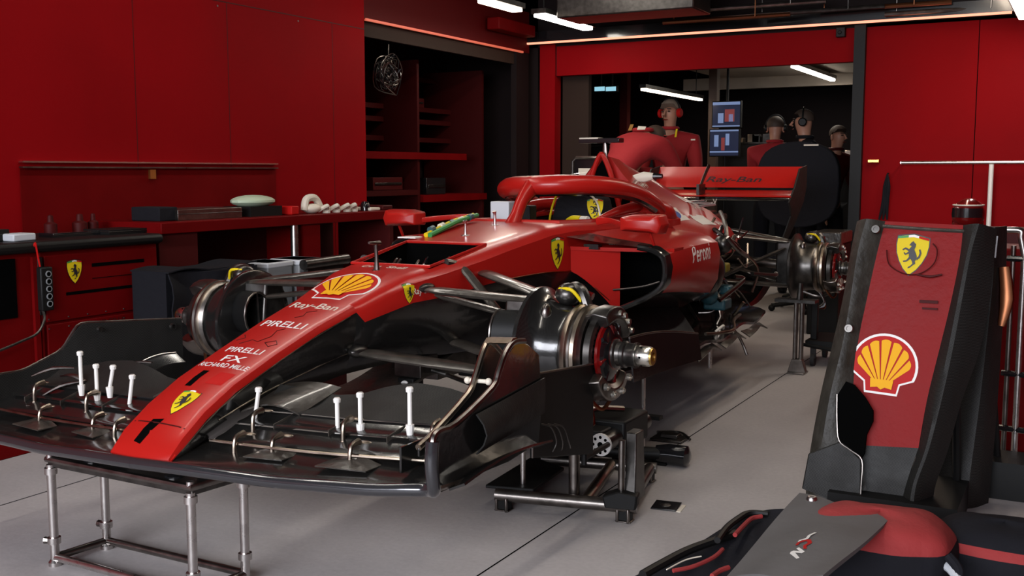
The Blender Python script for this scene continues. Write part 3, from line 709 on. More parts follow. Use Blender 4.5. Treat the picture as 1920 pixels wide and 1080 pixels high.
# side shields + driver script
def on_side(px, py, trees, x0=.5):
    d = _ray(px, py); best = None
    for t_ in (trees if isinstance(trees, list) else [trees]):
        h = t_.ray_cast(CP, d)
        if h[0] is not None and (best is None or h[3] < best[3]): best = h
    return (best[0], best[1]) if best else (PX(px, py, x0), V(1, 0, 0))
p_, n_ = on_side(767, 550, T_body); shield(body, p_, (0, 1, 0), (0, 0, 1), .036, T_body, back=.05)
p_, n_ = on_side(793, 545, T_body); words(body, 'Ray-Ban', p_, (0, 1, 0), (0, 0, 1), .032, T_body, matn='cream')
p_, n_ = on_side(1045, 475, T_body); shield(body, p_, (0, 1, 0), (0, 0, 1), .068, T_body)
# cockpit tub, seat cover, headrest
mb = MB(); mb.box((-.28, 1.03, .70), (.28, 1.95, .72))
def wall(p, q): mb.add([V(p[0], p[1], p[2]), V(q[0], q[1], q[2]), V(q[0], q[1], .71), V(p[0], p[1], .71)], [(0, 1, 2, 3)])
cp = [(.8*tab(BT, y)[1], y, tab(BT, y)[0]) for y in (1.03, 1.3, 1.6, 1.93)]; cm = [(-x, y, z) for x, y, z in cp]
for a, b in list(zip(cp, cp[1:]))+list(zip(cm, cm[1:]))+[(cp[0], cm[0]), (cp[-1], cm[-1])]: wall(a, b)
mb.build('cockpit_well', ['black'], body)
mb = MB(); mb.tube(cp+cm[::-1], .014, 8, closed=True); mb.build('cockpit_rim', ['red_paint'], body)
for s in (1, -1):       # padded headrest flanks rising behind the rim
    mb = MB(); P = [V(s*.27, 1.35, 1.09), V(s*.285, 1.55, 1.12), V(s*.28, 1.8, 1.135), V(s*.2, 1.97, 1.14)]
    mb.tube(P, [.010, .022, .03, .03], 12, k=6); mb.build('headrest_side', ['red_paint'], body)
mb = MB(); mb.ring([[V(x*w_*.82+.02, y, z) for x, z in ((-.14, .9), (-.165, 1.05), (-.13, 1.17), (-.07, 1.205), (.07, 1.205), (.13, 1.17), (.165, 1.05), (.14, .9))] for y, w_ in ((1.60, .9), (1.62, 1), (1.80, 1.02), (1.84, .9))])
sc_ = mb.build('seat_cover', ['black_cloth'], body, bevel=.01, label='black padded seat cover with a yellow horse shield')
Tsc = mb.tree(); p_, n_ = on_side(1117, 393, Tsc)
shield(sc_, p_, (1, 0, 0), (0, 0, 1), .055, Tsc, back=.06)
mb = MB(); mb.tube([V(-.10, 1.60, .9), V(-.12, 1.605, 1.05), V(-.09, 1.61, 1.175), V(-.04, 1.61, 1.212), V(.0, 1.60, 1.215)], .006, 6, k=6); mb.build('piping', ['yellow'], sc_)
mb = MB(); mb.tube([V(.02, 1.61, 1.213), V(.09, 1.61, 1.20), V(.14, 1.61, 1.16), V(.165, 1.605, 1.08)], .005, 6, k=6); mb.build('piping', ['cream'], sc_)
mb = MB(); mb.tube([V(.06, 1.45, 1.07), V(.10, 1.42, 1.085), V(.15, 1.40, 1.085)], .014, 8, k=5); mb.build('belt_roll', ['yellow'], body, label='folded yellow belt')
mb = MB(); mb.tube([V(.155, 1.40, 1.085), V(.20, 1.38, 1.085)], .013, 8, k=5); mb.build('belt_roll', ['cream'], body)
mb = MB(); mb.box((-.19, 1.12, 1.07), (-.09, 1.2, 1.17)); mb.box((-.17, 1.2, 1.0), (-.02, 1.27, 1.15), 1); mb.ell((-.16, 1.25, 1.14), (.06, .05, .025), 2); mb.tube([(-.12, 1.2, 1.06), (-.10, 1.33, 1.05)], .04, 12, 1)
mb.build('steering_wheel', ['grey_light', 'black', 'cream'], body, bevel=.006)
# halo
mb = MB(); H = [V(-.33, 2.02, 1.09), V(-.35, 1.88, 1.14), V(-.34, 1.68, 1.19), V(-.28, 1.45, 1.215), V(-.15, 1.26, 1.238), V(0, 1.19, 1.245), V(.15, 1.22, 1.25), V(.28, 1.38, 1.245), V(.34, 1.6, 1.215), V(.35, 1.85, 1.15), V(.33, 2.02, 1.09)]
mb.tube(H, [.034, .034, .036, .042, .046, .046, .046, .042, .036, .034, .034], 14, k=7, up=(0, 0, 1), flat=1.15); halo = mb.build('halo', ['red_paint'], car)
mb2 = MB(); mb2.tube([V(0, .98, 1.05), V(0, 1.03, 1.11), V(0, 1.09, 1.18), V(0, 1.19, 1.245)], [.05, .034, .034, .05], 14, k=6, flat=.8); mb2.build('halo_strut', ['red_paint'], halo)
mb2 = MB(); mb2.tube([h+V(0, .012, -.033) for h in H[1:-1]], .02, 8, k=6, up=(0, 0, 1)); mb2.build('halo_lower_edge', ['carbon'], halo)
Th = mb.tree()
words(halo, 'FERRARI', (.357, 1.66, 1.25), (0, 1, -.15), (-.7, 0, 1), .035, Th, matn='cream', wide=1.4, back=.08)
words(halo, 'HP', (0, 1.19, 1.31), RT, (0, 1, .1), .05, Th, matn='cream', back=.1)
for s in (1, -1):
    mb = MB(); mb.tube([V(s*.33, 1.93, 1.13), V(s*.34, 2.02, 1.10), V(s*.33, 2.12, 1.05)], [.04, .055, .05], 12, k=5); mb.build('halo_foot', ['red_paint'], halo)
# mirrors
for s in (1, -1):
    mr = MB(); c = V(s*.62, 1.02, 1.085)
    mr.ring([[c+V(s*x, y, z) for x, z in ((-.10*k, -.030*k), (-.10*k, .030*k), (-.04*k, .042*k), (.09*k, .042*k), (.105*k, .0), (.09*k, -.040*k))] for y, k in ((-.055, .55), (-.035, .9), (0, 1.0), (.045, 1.02), (.05, .95))])
    o = mr.build('mirror', ['red_paint'], car, bevel=.006)
    mb = MB(); mb.tube([c+V(-s*.08, 0, -.01), V(s*.42, 1.15, 1.09), V(s*.33, 1.2, 1.085)], [.014, .012, .02], 10, k=5, flat=.6); mb.build('mirror_stalk', ['red_paint'], o)
    mb = MB(); mb.tube([c+V(s*.03, .0, -.02), c+V(s*.035, .05, -.09)], .007, 8); mb.build('mirror_stay', ['red_paint'], o)
    mb = MB(); mb.box(c+V(-.08, .05, -.018), c+V(.08, .053, .018)); mb.build('mirror_glass', ['nut_metal'], o)
# sidepods
for s in (1, -1):
    # thin overhanging upper lip
    lip = MB()
    def lipf(u, v):
        x = lerp(.29, .715, v); yl = lerp(.93, 1.11, v**.8)+.05*v**6; y = lerp(yl, 1.28, u)
        z = lerp(lerp(.985, 1.035, u), .975, v**.8)
        return V(s*x, y, z)
    lip.grid(lipf, 12, 8, .016)
    lp = lip.build('sidepod_lip', ['red_paint'], car)
    Tl = lip.tree()
    if s > 0:
        words(lp, 'Bitdefender', (.52, 1.12, 1.0), (.45, .2, 0), (-.2, .45, 0), .03, Tl, matn='cream', wide=1.3, back=.1)
        mb = MB(); mb.box((.36, .985, .972), (.43, 1.02, .994)); mb.build('lip_insert', ['black_gloss'], lp)
    sp = MB(); SS = []
    for y, zt_, xo, zb in ((1.05, .975, .715, .765), (1.12, .985, .725, .76), (1.17, .99, .73, .76), (1.45, 1.0, .725, .735), (1.7, 1.0, .715, .705), (1.88, .99, .695, .685)):
        sx = lambda x: V(s*x, y, 0)
        pr = [(.30, zt_+.055), (.45, zt_+.03), (.60, zt_+.012), (xo-.06, zt_), (xo-.015, zt_-.03), (xo, zt_-.085), (xo-.01, lerp(zt_, zb, .7)), (xo-.05, zb+.02), (xo-.12, zb-.02), (.5, zb-.06), (.40, zb-.08)]
        SS.append([V(s*x, y-(.14*max(0, .70-x)/.4 if y < 1.06 else 0), z) for x, z in pr])
    sp.ring(SS, False, False, lambda i, j: (1 if i == 0 or j >= 7 else 0))
    po = sp.build('sidepod', ['red_paint', 'carbon'], car); Tp = sp.tree()
    # inlet: dark mouth with a thick rolled edge
    mb = MB(); a = SS[0]; bq = [V(s*.32, p.y+.3, lerp(p.z, .86, .25)) if abs(p.x) < .31 else V(p.x*.95, p.y+.35, lerp(p.z, .86, .2)) for p in a]
    mb.ring([a, bq], False, False); mb.add(bq, [list(range(len(bq)))]); mb.build('inlet_mouth', ['void'], po)
    mb = MB(); mb.tube([p for p in a[2:]], .013, 8, k=4); mb.build('inlet_edge', ['carbon'], po)
    mb = MB(); mb.tube([V(s*.47, 1.06, .79), V(s*.6, 1.07, .81), V(s*.68, 1.08, .835)], .005, 8, k=4); mb.build('inlet_stay', ['steel_dark'], po)
    # dark inner wall and undercut down to the floor
    mb = MB(); mb.ring([[V(s*.30, y, .90), V(s*lerp(.33, .40, (y-1)/.9), y, .74), V(s*lerp(.36, .50, (y-1)/.9), y, .60), V(s*.58, y, .485)] for y in (1.0, 1.2, 1.5, 1.88)], False, False)
    mb.ring([[S[-3]+V(0, 0, 0), S[-1]] for S in SS], False, False)
    mb.build('undercut', ['carbon_matte'], po)
    if s > 0:
        mb = MB(); mb.grid(lambda u, v: V(lerp(.29, .49, u), lerp(.93, 1.09, u), lerp(.975, lerp(.885, .67, u**1.5), v)), 8, 8, .01); mb.build('inlet_side_panel', ['red_paint'], po)
        p_, n_ = on_side(1303, 478, Tp); words(po, 'Peroni', (p_.x, p_.y+.10, p_.z), (0, 1, 0), (.1, 0, 1), .11, Tp, wide=1.0, shear=.25)
# engine cover
EC = [(2.02, 1.395, .05, .13, .33, .44), (2.12, 1.385, .055, .14, .34, .46), (2.3, 1.34, .05, .14, .36, .50), (2.6, 1.285, .04, .13, .36, .50), (2.9, 1.225, .035, .12, .33, .46), (3.15, 1.17, .035, .12, .28, .40), (3.3, 1.135, .04, .11, .24, .34)]
ec = MB(); SS = []
def esec(y, zt_, w0, w1, w2, w3):
    k = (y-2.02)/1.28; h = [(0, zt_), (w0*.7, zt_-.008), (w0, zt_-.03), (w1*.9, lerp(zt_, 1.0, .28)), (lerp(w1, w2, .5), lerp(zt_, 1.0, .55)), (w2, 1.06-.05*k), (lerp(w2, w3, .6), 1.02-.06*k), (w3, .95-.06*k), (w3, .86-.03*k)]
    return [V(-x, y, z) for x, z in h[::-1]]+[V(x, y, z) for x, z in h[1:]]
P = [[q[i] for q in EC] for i in range(6)]
SS = [esec(*tab([(q[0], *q) for q in EC], y)) for y in (2.02, 2.07, 2.12, 2.2, 2.3, 2.45, 2.6, 2.75, 2.9, 3.05, 3.15, 3.3)]
ec.ring(SS, False, False); eco = ec.build('engine_cover', ['red_paint'], car); Te = ec.tree()
mb = MB(); S0 = SS[0]; mb.add([p+V(0, .01, 0) for p in S0], [list(range(len(S0)))]); mb.build('firewall_panel', ['red_paint'], eco)
for a, b in (((.125, 2.028, 1.17), .03), ((-.125, 2.028, 1.17), .03)):
    mb = MB(); mb.prism([(-.03, -.05), (.03, -.06), (.015, .04), (-.015, .05)], V(*a)+V(0, 0, 0), (1, 0, 0), (0, 0, 1), .004); mb.build('cooling_hole', ['void'], eco)
mb = MB(); mb.add([V(-.095, 2.0, 1.12), V(.095, 2.0, 1.12), V(.045, 1.995, 1.31), (0, 1.99, 1.37), V(-.045, 1.995, 1.31)], [(0, 1, 2, 3, 4)]); 
mb.build('airbox_mouth', ['void'], eco)
mb = MB(); mb.tube([V(-.105, 1.99, 1.11), V(-.055, 1.985, 1.29), V(-.012, 1.98, 1.39), V(.012, 1.98, 1.39), V(.055, 1.985, 1.29), V(.105, 1.99, 1.11)], .014, 10, k=5); mb.build('airbox_rim', ['red_paint'], eco)
mb = MB(); mb.tube([V(0, 2.03, 1.36), V(0, 2.02, 1.47)], [.02, .009], 10, k=3, flat=.5); mb.box((-.135, 1.98, 1.462), (.10, 2.05, 1.488), 1); mb.box((-.13, 1.975, 1.482), (-.02, 2.052, 1.491), 2)
mb.build('camera_pod', ['steel_dark', 'black_gloss', 'cream'], eco, bevel=.008)
mb = MB()
for s in (1, -1):
    mb.tube([V(s*.10, 2.15, 1.27), V(s*.17, 2.17, 1.28), V(s*.23, 2.18, 1.285)], [.014, .03, .014], 10, k=4, flat=.7, m=0); mb.tube([V(s*.22, 2.18, 1.285), V(s*.27, 2.18, 1.285)], [.018, .012], 10, m=1)
mb.parts('side_camera', ['cream', 'black_gloss'], eco)
def ecd(px, py, layers, mats, size, name, mesh=True):
    p_, n_ = on_side(px, py, Te, .3); r = V(0, 1, 0); r = (r-n_*r.dot(n_)).normalized()
    if n_.x < 0: n_ = -n_
    up = n_.cross(r); 
    if up.z < 0: up = -up
    return decal(name, layers, mats, eco, p_, r, up, size, Te, .0015, back=.12)
sq = [(-1, -1), (1, -1), (1, 1), (-1, 1)]
ecd(1285, 375, [(*flat_mesh(sq, .3), 0), (*text_mesh('VMR', .3), 1)][:1], ['white_paint'], (.15, .045), 'white_patch')
ecd(1263, 403, [(*flat_mesh(sq, .3), 0), (*flat_mesh([(.55*math.cos(a*PI/8), .7*math.sin(a*PI/8)) for a in range(16)], .3), 1)], ['white_paint', 'blue'], (.16, .05), 'white_patch')
ecd(1318, 413, [(*flat_mesh(sq, .3), 0)], ['white_paint'], (.14, .05), 'white_patch')
for px, py, tx in ((1287, 378, 'VMi'), (1330, 383, 'BingX'), (1353, 420, 'AWS'), (1263, 403, 'HP')):
    p_, n_ = on_side(px, py, Te, .3); r = V(0, 1, 0); r = (r-n_*r.dot(n_)).normalized(); n_ = -n_ if n_.x < 0 else n_; up = n_.cross(r)
    up = -up if up.z < 0 else up
    words(eco, tx, p_, r, up, .075, Te, matn='ink' if tx == 'VMi' else 'white_paint', wide=1.6, back=.12)
# rear wing
rw = MB(); wc, hw = -.055, .555
def el(y0, z0, y1, z1, camber, th, hw_=hw, dz=.0, m=0, mbx=None, xs=None):
    secs_ = []; N = 7
    for x in (xs or [-1, -.93, -.6, -.2, .2, .6, .93, 1]):
        k = 1-.35*max(0, abs(x)-.9)/.1; q = []
        zz_ = dz*(1-x*x)
        prof = []
        for i in range(N+1):
            t = i/N; prof.append((t, camber*math.sin(PI*t)+th*math.sqrt(t)*(1-t)*1.6))
        for i in range(N-1, 0, -1):
            t = i/N; prof.append((t, camber*math.sin(PI*t)-th*.6*math.sqrt(t)*(1-t)))
        for t, d in prof: q.append(V(wc+x*hw_, lerp(y0, y1, t)-d*(z1-z0)/max(.02, math.hypot(z1-z0, y1-y0)), lerp(z0, z1, t)+zz_+d*(y1-y0)/max(.02, math.hypot(z1-z0, y1-y0))))
        secs_.append(q)
    (mbx or rw).ring(secs_, True, True, m)
el(4.28, 1.195, 4.42, 1.345, -.02, .012); wing = rw.build('rear_wing', ['red_paint'], car)
Tw = rw.tree()
rw = MB(); el(4.02, 1.135, 4.30, 1.178, -.02, .02); rw.build('wing_mainplane', ['red_paint'], wing)
rw = MB(); el(4.03, 1.115, 4.30, 1.150, -.02, .016, hw*.97); rw.build('wing_underside', ['carbon'], wing)
words(wing, 'Ray-Ban', (-.0, 4.3, 1.275), RT, (0, .5, 1), .075, Tw, matn='ink', wide=1.7, shear=.2, name='wing_lettering')
for s in (1, -1):
    mb = MB(); mb.prism([(4.0, 1.10), (4.12, 1.20), (4.25, 1.33), (4.46, 1.355), (4.46, 1.20), (4.42, 1.10), (4.40, .95), (4.36, .80), (4.30, .72), (4.15, .72), (4.2, .85), (4.2, 1.0), (4.1, 1.06)], (wc+s*hw*.99, 0, 0), (0, 1, 0), (-s*.0, 0, 1), .012)
    for v in mb.v:
        if v.z < 1.12: v.x -= s*((1.12-v.z)*.55)**1.0*.6
    mb.build('endplate', ['carbon_matte'], wing, bevel=.003)
mb = MB(); mb.tube([V(-.17, 4.15, 1.0), V(-.17, 4.08, 1.13), V(-.17, 4.16, 1.24), V(-.17, 4.30, 1.352)], [.022, .022, .016, .018], 10, k=5, flat=.6); mb.box((-.18, 4.06, 1.10), (-.16, 4.2, 1.22)); mb.tube([V(-.17, 4.15, 1.01), V(-.15, 4.0, .85), V(-.1, 3.8, .75)], .022, 10, k=4)
mb.build('wing_pylon', ['gunmetal'], wing)
# floor of the car
fl = MB()
def flf(s):
    def f(u, v):
        y = lerp(.66, 3.35, u); xo = tab([(.66, .60), (.8, .70), (1.1, .74), (1.6, .72), (2.2, .70), (2.9, .66), (3.1, .45), (3.35, .40)], y)[0]
        x = xo*v; rise = max(0, (1.25-y)/.6)**1.6*.19*(v**.5)
        z = .475+rise+.02*v*math.sin(y*9)*max(0, v-.7)*3-.0*(y > 2.5)
        return V(s*x, y, z)
    return f
for s in (1, -1): fl.grid(flf(s), 34, 10, -.014*s)
flo = fl.build('car_floor', ['carbon'], car)
for s in (1, -1):
    for i, (x, y0_, y1_, h) in enumerate(((.34, .55, 1.0, .20), (.46, .58, 1.05, .19), (.58, .62, 1.1, .17), (.73, .66, 1.35, .21))):
        mb = MB(); mb.grid(lambda u, v: V(s*(x+.05*u*u-.02*v), lerp(y0_, y1_, u), .44+lerp(.03, h+.02*math.sin(3*u), v)*(1-.35*u)), 8, 4, .007); mb.build('floor_fence', ['carbon'], flo)
        if i == 3: mb = MB(); mb.tube([V(s*(x+.05*u*u-.02+.004), lerp(y0_, y1_, u), .44+(h+.02*math.sin(3*u))*(1-.35*u)) for u in [q/8 for q in range(9)]], .005, 7); mb.build('fence_rim', ['steel_dark'], flo)
    for i in range(3):
        y = 1.45+.42*i; mb = MB(); mb.grid(lambda u, v: V(s*(.69+.05*v+.01*math.sin(6*u)), y+.36*u, .462-.03*v+.035*math.sin(PI*u)*v), 8, 3, .006); mb.build('floor_winglet', ['carbon_worn'], flo)
mb = MB(); mb.box((-.15, .75, .40), (.15, 3.3, .47)); mb.build('floor_plank', ['black'], flo, bevel=.01)
mb = MB(); mb.tube([V(.66, 1.78, .51), V(.69, 1.9, .50), V(.72, 2.05, .5), V(.66, 2.25, .52), V(.62, 2.5, .52)], .009, 8, k=6); mb.tube([V(.64, 2.0, .49), V(.67, 2.03, .52), V(.66, 2.07, .50)], .007, 8, m=1, k=4)
mb.build('floor_stay', ['titan', 'cream'], flo)
# diffuser
mb = MB(); mb.grid(lambda u, v: V(lerp(-.42, .42, v), lerp(3.3, 3.95, u), .47+.22*u*u), 8, 8, .01)
for x in (-.4, -.2, .2, .4): mb.grid(lambda u, v: V(x, lerp(3.3, 3.95, u), .47+.22*u*u-.16*v*u), 6, 2, .006)
mb.build('diffuser', ['carbon'], car)

# ------------------------------------------------------------------ exposed engine, gearbox and rear parts
en = MB(); en.box((-.26, 2.1, .55), (.26, 2.95, .95)); en.box((-.14, 2.9, .60), (.14, 3.95, .90)); en.box((-.11, 3.2, .88), (.11, 3.7, .985), 1)
eng = en.build('engine_block', ['gunmetal', 'carbon'], car, bevel=.02)
mb = MB(); mb.box((-.10, 3.30, .985), (.16, 3.72, 1.03)); mb.box((-.06, 3.35, 1.03), (.12, 3.62, 1.055)); mb.build('gearbox_cover', ['carbon_worn'], eng, bevel=.012)
mb = MB(); mb.tube([V(.0, 3.9, .8), V(0, 4.15, .83)], .045, 16); mb.lathe((0, 4.14, .83), (0, 1, 0), [(0, .045), (.02, .05), (.02, .035), (-.05, .03), (-.05, 0)], 16); mb.build('exhaust_pipe', ['titan'], eng)
mb = MB(); mb.box((-.03, 4.05, .72), (.03, 4.12, .80)); mb.build('rain_light', ['sign_red'], eng)
for s in (1, -1):
    mb = MB(); c = V(s*.52, 1.95, .80)
    mb.lathe(c+V(0, -.02, 0), (0, 1, 0), [(0, .15), (.02, .155), (.09, .155), (.10, .145), (.10, .12), (.12, .11), (.12, 0)], 26); dr_ = mb.build('cooling_drum', ['gunmetal'], eng)
    mb = MB()
    for k in range(3):
        mb.box((s*(.56+.01*k), 2.12+.04*k, .90-.12*k), (s*(.63+.01*k), 2.20+.04*k, .95-.12*k), (k+1) % 3)
    mb.box((s*.52, 2.15, .58), (s*.64, 2.28, .64), 3); mb.ell((s*.62, 2.16, .93), (.05, .05, .05), 1); mb.ell((s*.56, 2.13, .66), (.05, .06, .05), 0); mb.ell((s*.60, 2.14, .80), (.04, .05, .07), 0)
    mb.build('teal_fitting', ['teal', 'gunmetal', 'dull_yellow', 'teal'], eng, bevel=.012)
    mb = MB(); random.seed(11)
    for k in range(40):
        a = V(s*random.uniform(.36, .68), random.uniform(2.08, 2.7), random.uniform(.55, 1.0)); b = a+V(s*random.uniform(-.12, .1), random.uniform(.02, .3), random.uniform(-.2, .1)); c2 = b+V(s*random.uniform(-.1, .06), random.uniform(-.05, .2), random.uniform(-.15, .12))
        mb.tube([a, b, c2], random.choice((.005, .008, .013)), 7, m=k % 4, k=5)
    mb.build('hose', ['black_gloss', 'steel_dark', 'gunmetal', 'titan'], eng)['kind'] = 'stuff'
    mb = MB(); mb.grid(lambda u, v: V(s*(.58-.12*u+.02*math.sin(9*v)), 2.2+.45*u, .50+.22*v*(1-.3*u)+.02*math.sin(11*u+4*v)), 9, 7, .006); mb.build('heat_shield', ['titan'], eng, label='crinkled gold heat foil')
    mb = MB()
    for k in range(5): mb.tube([V(s*.26, 2.2+.13*k, .86), V(s*.36, 2.25+.13*k, .84), V(s*.40, 2.35+.1*k, .72), V(s*.34, 2.75, .64)], .021, 9, k=5)
    mb.build('exhaust_manifold', ['titan'], eng)
# suspension arms
def arm(mb, a, b, r=.012, w_=.035, s=1):
    r *= 1.35; w_ *= 1.45
    a, b = Vector(a), Vector(b); d = (b-a).normalized(); u = V(0, 1, 0); u = (u-d*u.dot(d)).normalized(); n = d.cross(u)
    secs_ = []
    for t in (0, .04, .12, .5, .88, .96, 1):
        k = .55 if t in (0, 1) else (.75 if t in (.04, .96) else 1); c = a+(b-a)*t
        secs_.append([c+u*w_*k*math.cos(q)+n*r*k*math.sin(q) for q in [2*PI*j/12 for j in range(12)]])
    mb.ring(secs_, True, True)
for s in (1, -1):
    fs = MB(); arm(fs, (s*.21, .33, .925), (s*.68, .06, .865), .010, .030); f_ = fs.build('front_suspension', ['carbon_worn'], car)
    fs = MB(); arm(fs, (s*.20, -.03, .885), (s*.68, -.01, .865), .010, .028); fs.build('wishbone', ['carbon_worn'], f_)
    fs = MB(); arm(fs, (s*.12, -.36, .70), (s*.68, -.03, .60), .011, .030); fs.build('wishbone', ['carbon_worn'], f_)
    fs = MB(); arm(fs, (s*.14, .22, .66), (s*.68, .04, .60), .011, .030); fs.build('wishbone', ['carbon_worn'], f_)
    fs = MB(); arm(fs, (s*.20, .20, .965), (s*.64, .02, .64), .010, .018); fs.build('push_rod', ['carbon_worn'], f_)
    fs = MB(); arm(fs, (s*.20, .03, .86), (s*.67, -.05, .80), .008, .018); fs.build('track_rod', ['carbon_worn'], f_)
    fs = MB(); fs.tube([V(s*.21, .32, .93), V(s*.19, .12, .97)], [.022, .016], 10, m=0); fs.ell((s*.19, -.02, .89), (.03, .05, .02)); fs.ell((s*.13, -.35, .70), (.03, .045, .022)); fs.parts('arm_mount', ['gunmetal'], f_)
    rs = MB(); arm(rs, (s*.14, 3.2, .93), (s*.62, 3.58, .86), .010, .028); r_ = rs.build('rear_suspension', ['carbon_worn'], car)
    for a, b in (((s*.14, 3.8, .92), (s*.62, 3.62, .86)), ((s*.14, 3.1, .64), (s*.62, 3.58, .58)), ((s*.14, 3.85, .66), (s*.62, 3.62, .58)), ((s*.2, 3.0, .60), (s*.6, 3.5, .82))):
        rs = MB(); arm(rs, a, b, .010, .025); rs.build('wishbone', ['carbon_worn'], r_)
    rs = MB(); arm(rs, (s*.13, 3.6, .74), (s*.66, 3.6, .705), .022, .024); rs.build('drive_shaft', ['steel_dark'], r_)

# brake drums, discs, hubs
def corner(s, y, z, rear=False):
    o = V(0, y, z); ax = (s, 0, 0)
    mb = MB()
    mb.lathe(o+V(s*.645, 0, 0), ax, [(0, .10), (0, .203), (.005, .211), (.018, .211), (.026, .195), (.045, .170), (.07, .156), (.10, .150), (.13, .148), (.15, .14), (.165, .125)], 40)
    top = mb.build('brake_drum', ['carbon'], car) if not rear else mb.build('brake_drum', ['gunmetal'], car)
    mb = MB(); mb.lathe(o+V(s*.79, 0, 0), ax, [(0, .12), (0, .150), (.012, .158), (.028, .160), (.034, .154), (.042, .154), (.048, .160), (.06, .158), (.068, .148), (.078, .140), (.078, .11)], 40, mats=[0, 0, 1, 1, 0, 0, 1, 1, 0, 0, 0]); mb.build('drum_ring', ['steel_dark', 'titan'], top)
    mb = MB(); mb.lathe(o+V(s*.87, 0, 0), ax, [(0, .06), (0, .125), (.004, .132), (.026, .132), (.03, .125), (.03, .06)], 40); mb.build('brake_disc', ['gunmetal'], top)
    mb = MB()
    for k in range(36):
        a = k*PI/18; mb.lathe(o+V(s*.901, .11*math.cos(a), .11*math.sin(a)), ax, [(0, .004), (.001, .003), (.001, 0)], 6)
    mb.build('disc_hole', ['void'], top)['kind'] = 'stuff'
    # caliper: hugs the lower and front edge
    mb = MB()
    for a0, a1, m in ((-150, -40, 0), (20, 120, 1)):
        n = 9; SSx = []
        for i in range(n+1):
            a = math.radians(lerp(a0, a1, i/n)); u = V(0, math.cos(a), math.sin(a)); t_ = math.sin(PI*i/n)**.4
            SSx.append([o+V(s*x, 0, 0)+u*r for x, r in ((.85, .148-.0), (.85, .105), (.915+.01*t_, .10), (.935+.01*t_, .118), (.935, .15+.01*t_), (.89, .162))])
        mb.ring(SSx, True, True, m)
    mb.build('brake_caliper', ['steel_dark', 'gunmetal'], top, bevel=.004)
    mb = MB()
    for k in range(4):
        a = math.radians(-135+k*30); c = o+V(s*.94, .135*math.cos(a), .135*math.sin(a)); mb.lathe(c, ax, [(0, .013), (.012, .012), (.012, .005), (.018, .005), (.018, 0)], 9)
        a = math.radians(28+k*18); c = o+V(s*.94, .135*math.cos(a), .135*math.sin(a)); mb.lathe(c, ax, [(0, .011), (.010, .010), (.010, 0)], 9)
    mb.build('caliper_bolt', ['nut_metal'], top)['kind'] = 'stuff'
    mb = MB(); mb.lathe(o+V(s*.905, 0, 0), ax, [(0, .108), (.010, .110), (.016, .10), (.022, .092), (.03, .055), (.03, 0)], 24, mats=[0, 0, 1, 1, 0, 0, 0])
    for k in range(8):
        a = k*PI/4; u = V(0, math.cos(a), math.sin(a)); w2 = V(0, -math.sin(a), math.cos(a))
        mb.tube([o+V(s*.922, 0, 0)+u*.05, o+V(s*.922, 0, 0)+u*.10+w2*.02], [.012, .008], 7, m=k % 2)
    mb.build('disc_bell', ['brake_red', 'black_gloss'], top, label='deep red disc bell')
    mb = MB(); mb.lathe(o+V(s*.93, 0, 0), ax, [(0, .05), (.012, .05), (.017, .042), (.03, .040), (.034, .045), (.045, .045), (.05, .040), (.07, .040), (.076, .043), (.085, .043), (.085, 0)], 24); mb.build('axle_hub', ['gunmetal'], top)
    mb = MB(); mb.lathe(o+V(s*1.012, 0, 0), ax, [(0, .028), (.0, .033), (.006, .035), (.045, .034), (.052, .030), (.058, .028), (.058, .016), (.045, .015), (.045, 0)], 24, mats=[0, 0, 0, 0, 1, 1, 1, 0, 0]); 
    for k in range(6): a = k*PI/3; mb.lathe(o+V(s*1.034, .0345*math.cos(a), .0345*math.sin(a)), (0, math.cos(a), math.sin(a)), [(-.002, .004), (.0006, .004), (.0006, 0)], 7, 2)
    mb.build('wheel_nut', ['nut_metal', 'gold', 'void'], top, label='bright metal wheel nut spigot with a gold rim')
    # upright, ducts and pipes behind the drum
    mb = MB(); mb.ring([[o+V(s*x, yy, zz_) for yy, zz_ in ((-.05, .17), (.05, .17), (.07, .0), (.05, -.14), (-.05, -.14), (-.07, 0))] for x in (.54, .57, .62, .66)]); mb.build('upright', ['gunmetal'], top, bevel=.01)
    mb = MB(); c = o+V(s*.645, -.10 if not rear else .1, .05); loop = [c+V(-s*.10, .0+.07*math.cos(a), .085*math.sin(a)) for a in [2*PI*j/14 for j in range(14)]]
    mb.tube(loop, .005, 7, closed=True); mb.tube([c+V(-s*.10, 0, .085), c+V(-s*.10, .01, -.085)], .004, 6); lb = [p+V(s*.14, .05, 0) for p in loop]; mb.ring([loop, lb], True, False, 1)
    mb.build('brake_duct_inlet', ['steel_dark', 'black'], top)
    mb = MB(); e = o+V(s*.72, .04, .175)
    mb.tube([e, e+V(s*.03, .02, .03), e+V(s*.07, .0, .02), e+V(s*.1, -.01, -.04)], .022, 10, k=5); mb.ell(e+V(s*.02, .0, .01), (.045, .05, .04), 0); mb.tube([e+V(0, -.03, .03), e+V(s*.05, -.04, .03), e+V(s*.08, -.02, -.01)], .006, 7, m=1, k=5); mb.tube([e+V(s*.02, .05, .02), e+V(s*.09, .05, .0)], .014, 8, m=2)
    mb.build('duct_elbow', ['gunmetal', 'yellow', 'brake_red'], top)
    mb = MB(); e = o+V(s*.74, -.05, .0)
    mb.ell(o+V(s*.715, -.08, .13), (.018, .022, .035), 0); mb.tube([o+V(s*.71, -.10, .10), o+V(s*.725, -.13, .03), o+V(s*.73, -.12, -.06)], .008, 7, k=5, m=0); mb.tube([o+V(s*.7, .0, -.16), o+V(s*.8, .02, -.19), o+V(s*.88, .0, -.16)], .009, 7, k=5); mb.tube([o+V(s*.86, -.07, -.13), o+V(s*.9, -.02, -.19), o+V(s*.92, .06, -.11)], .007, 7, k=5, m=2)
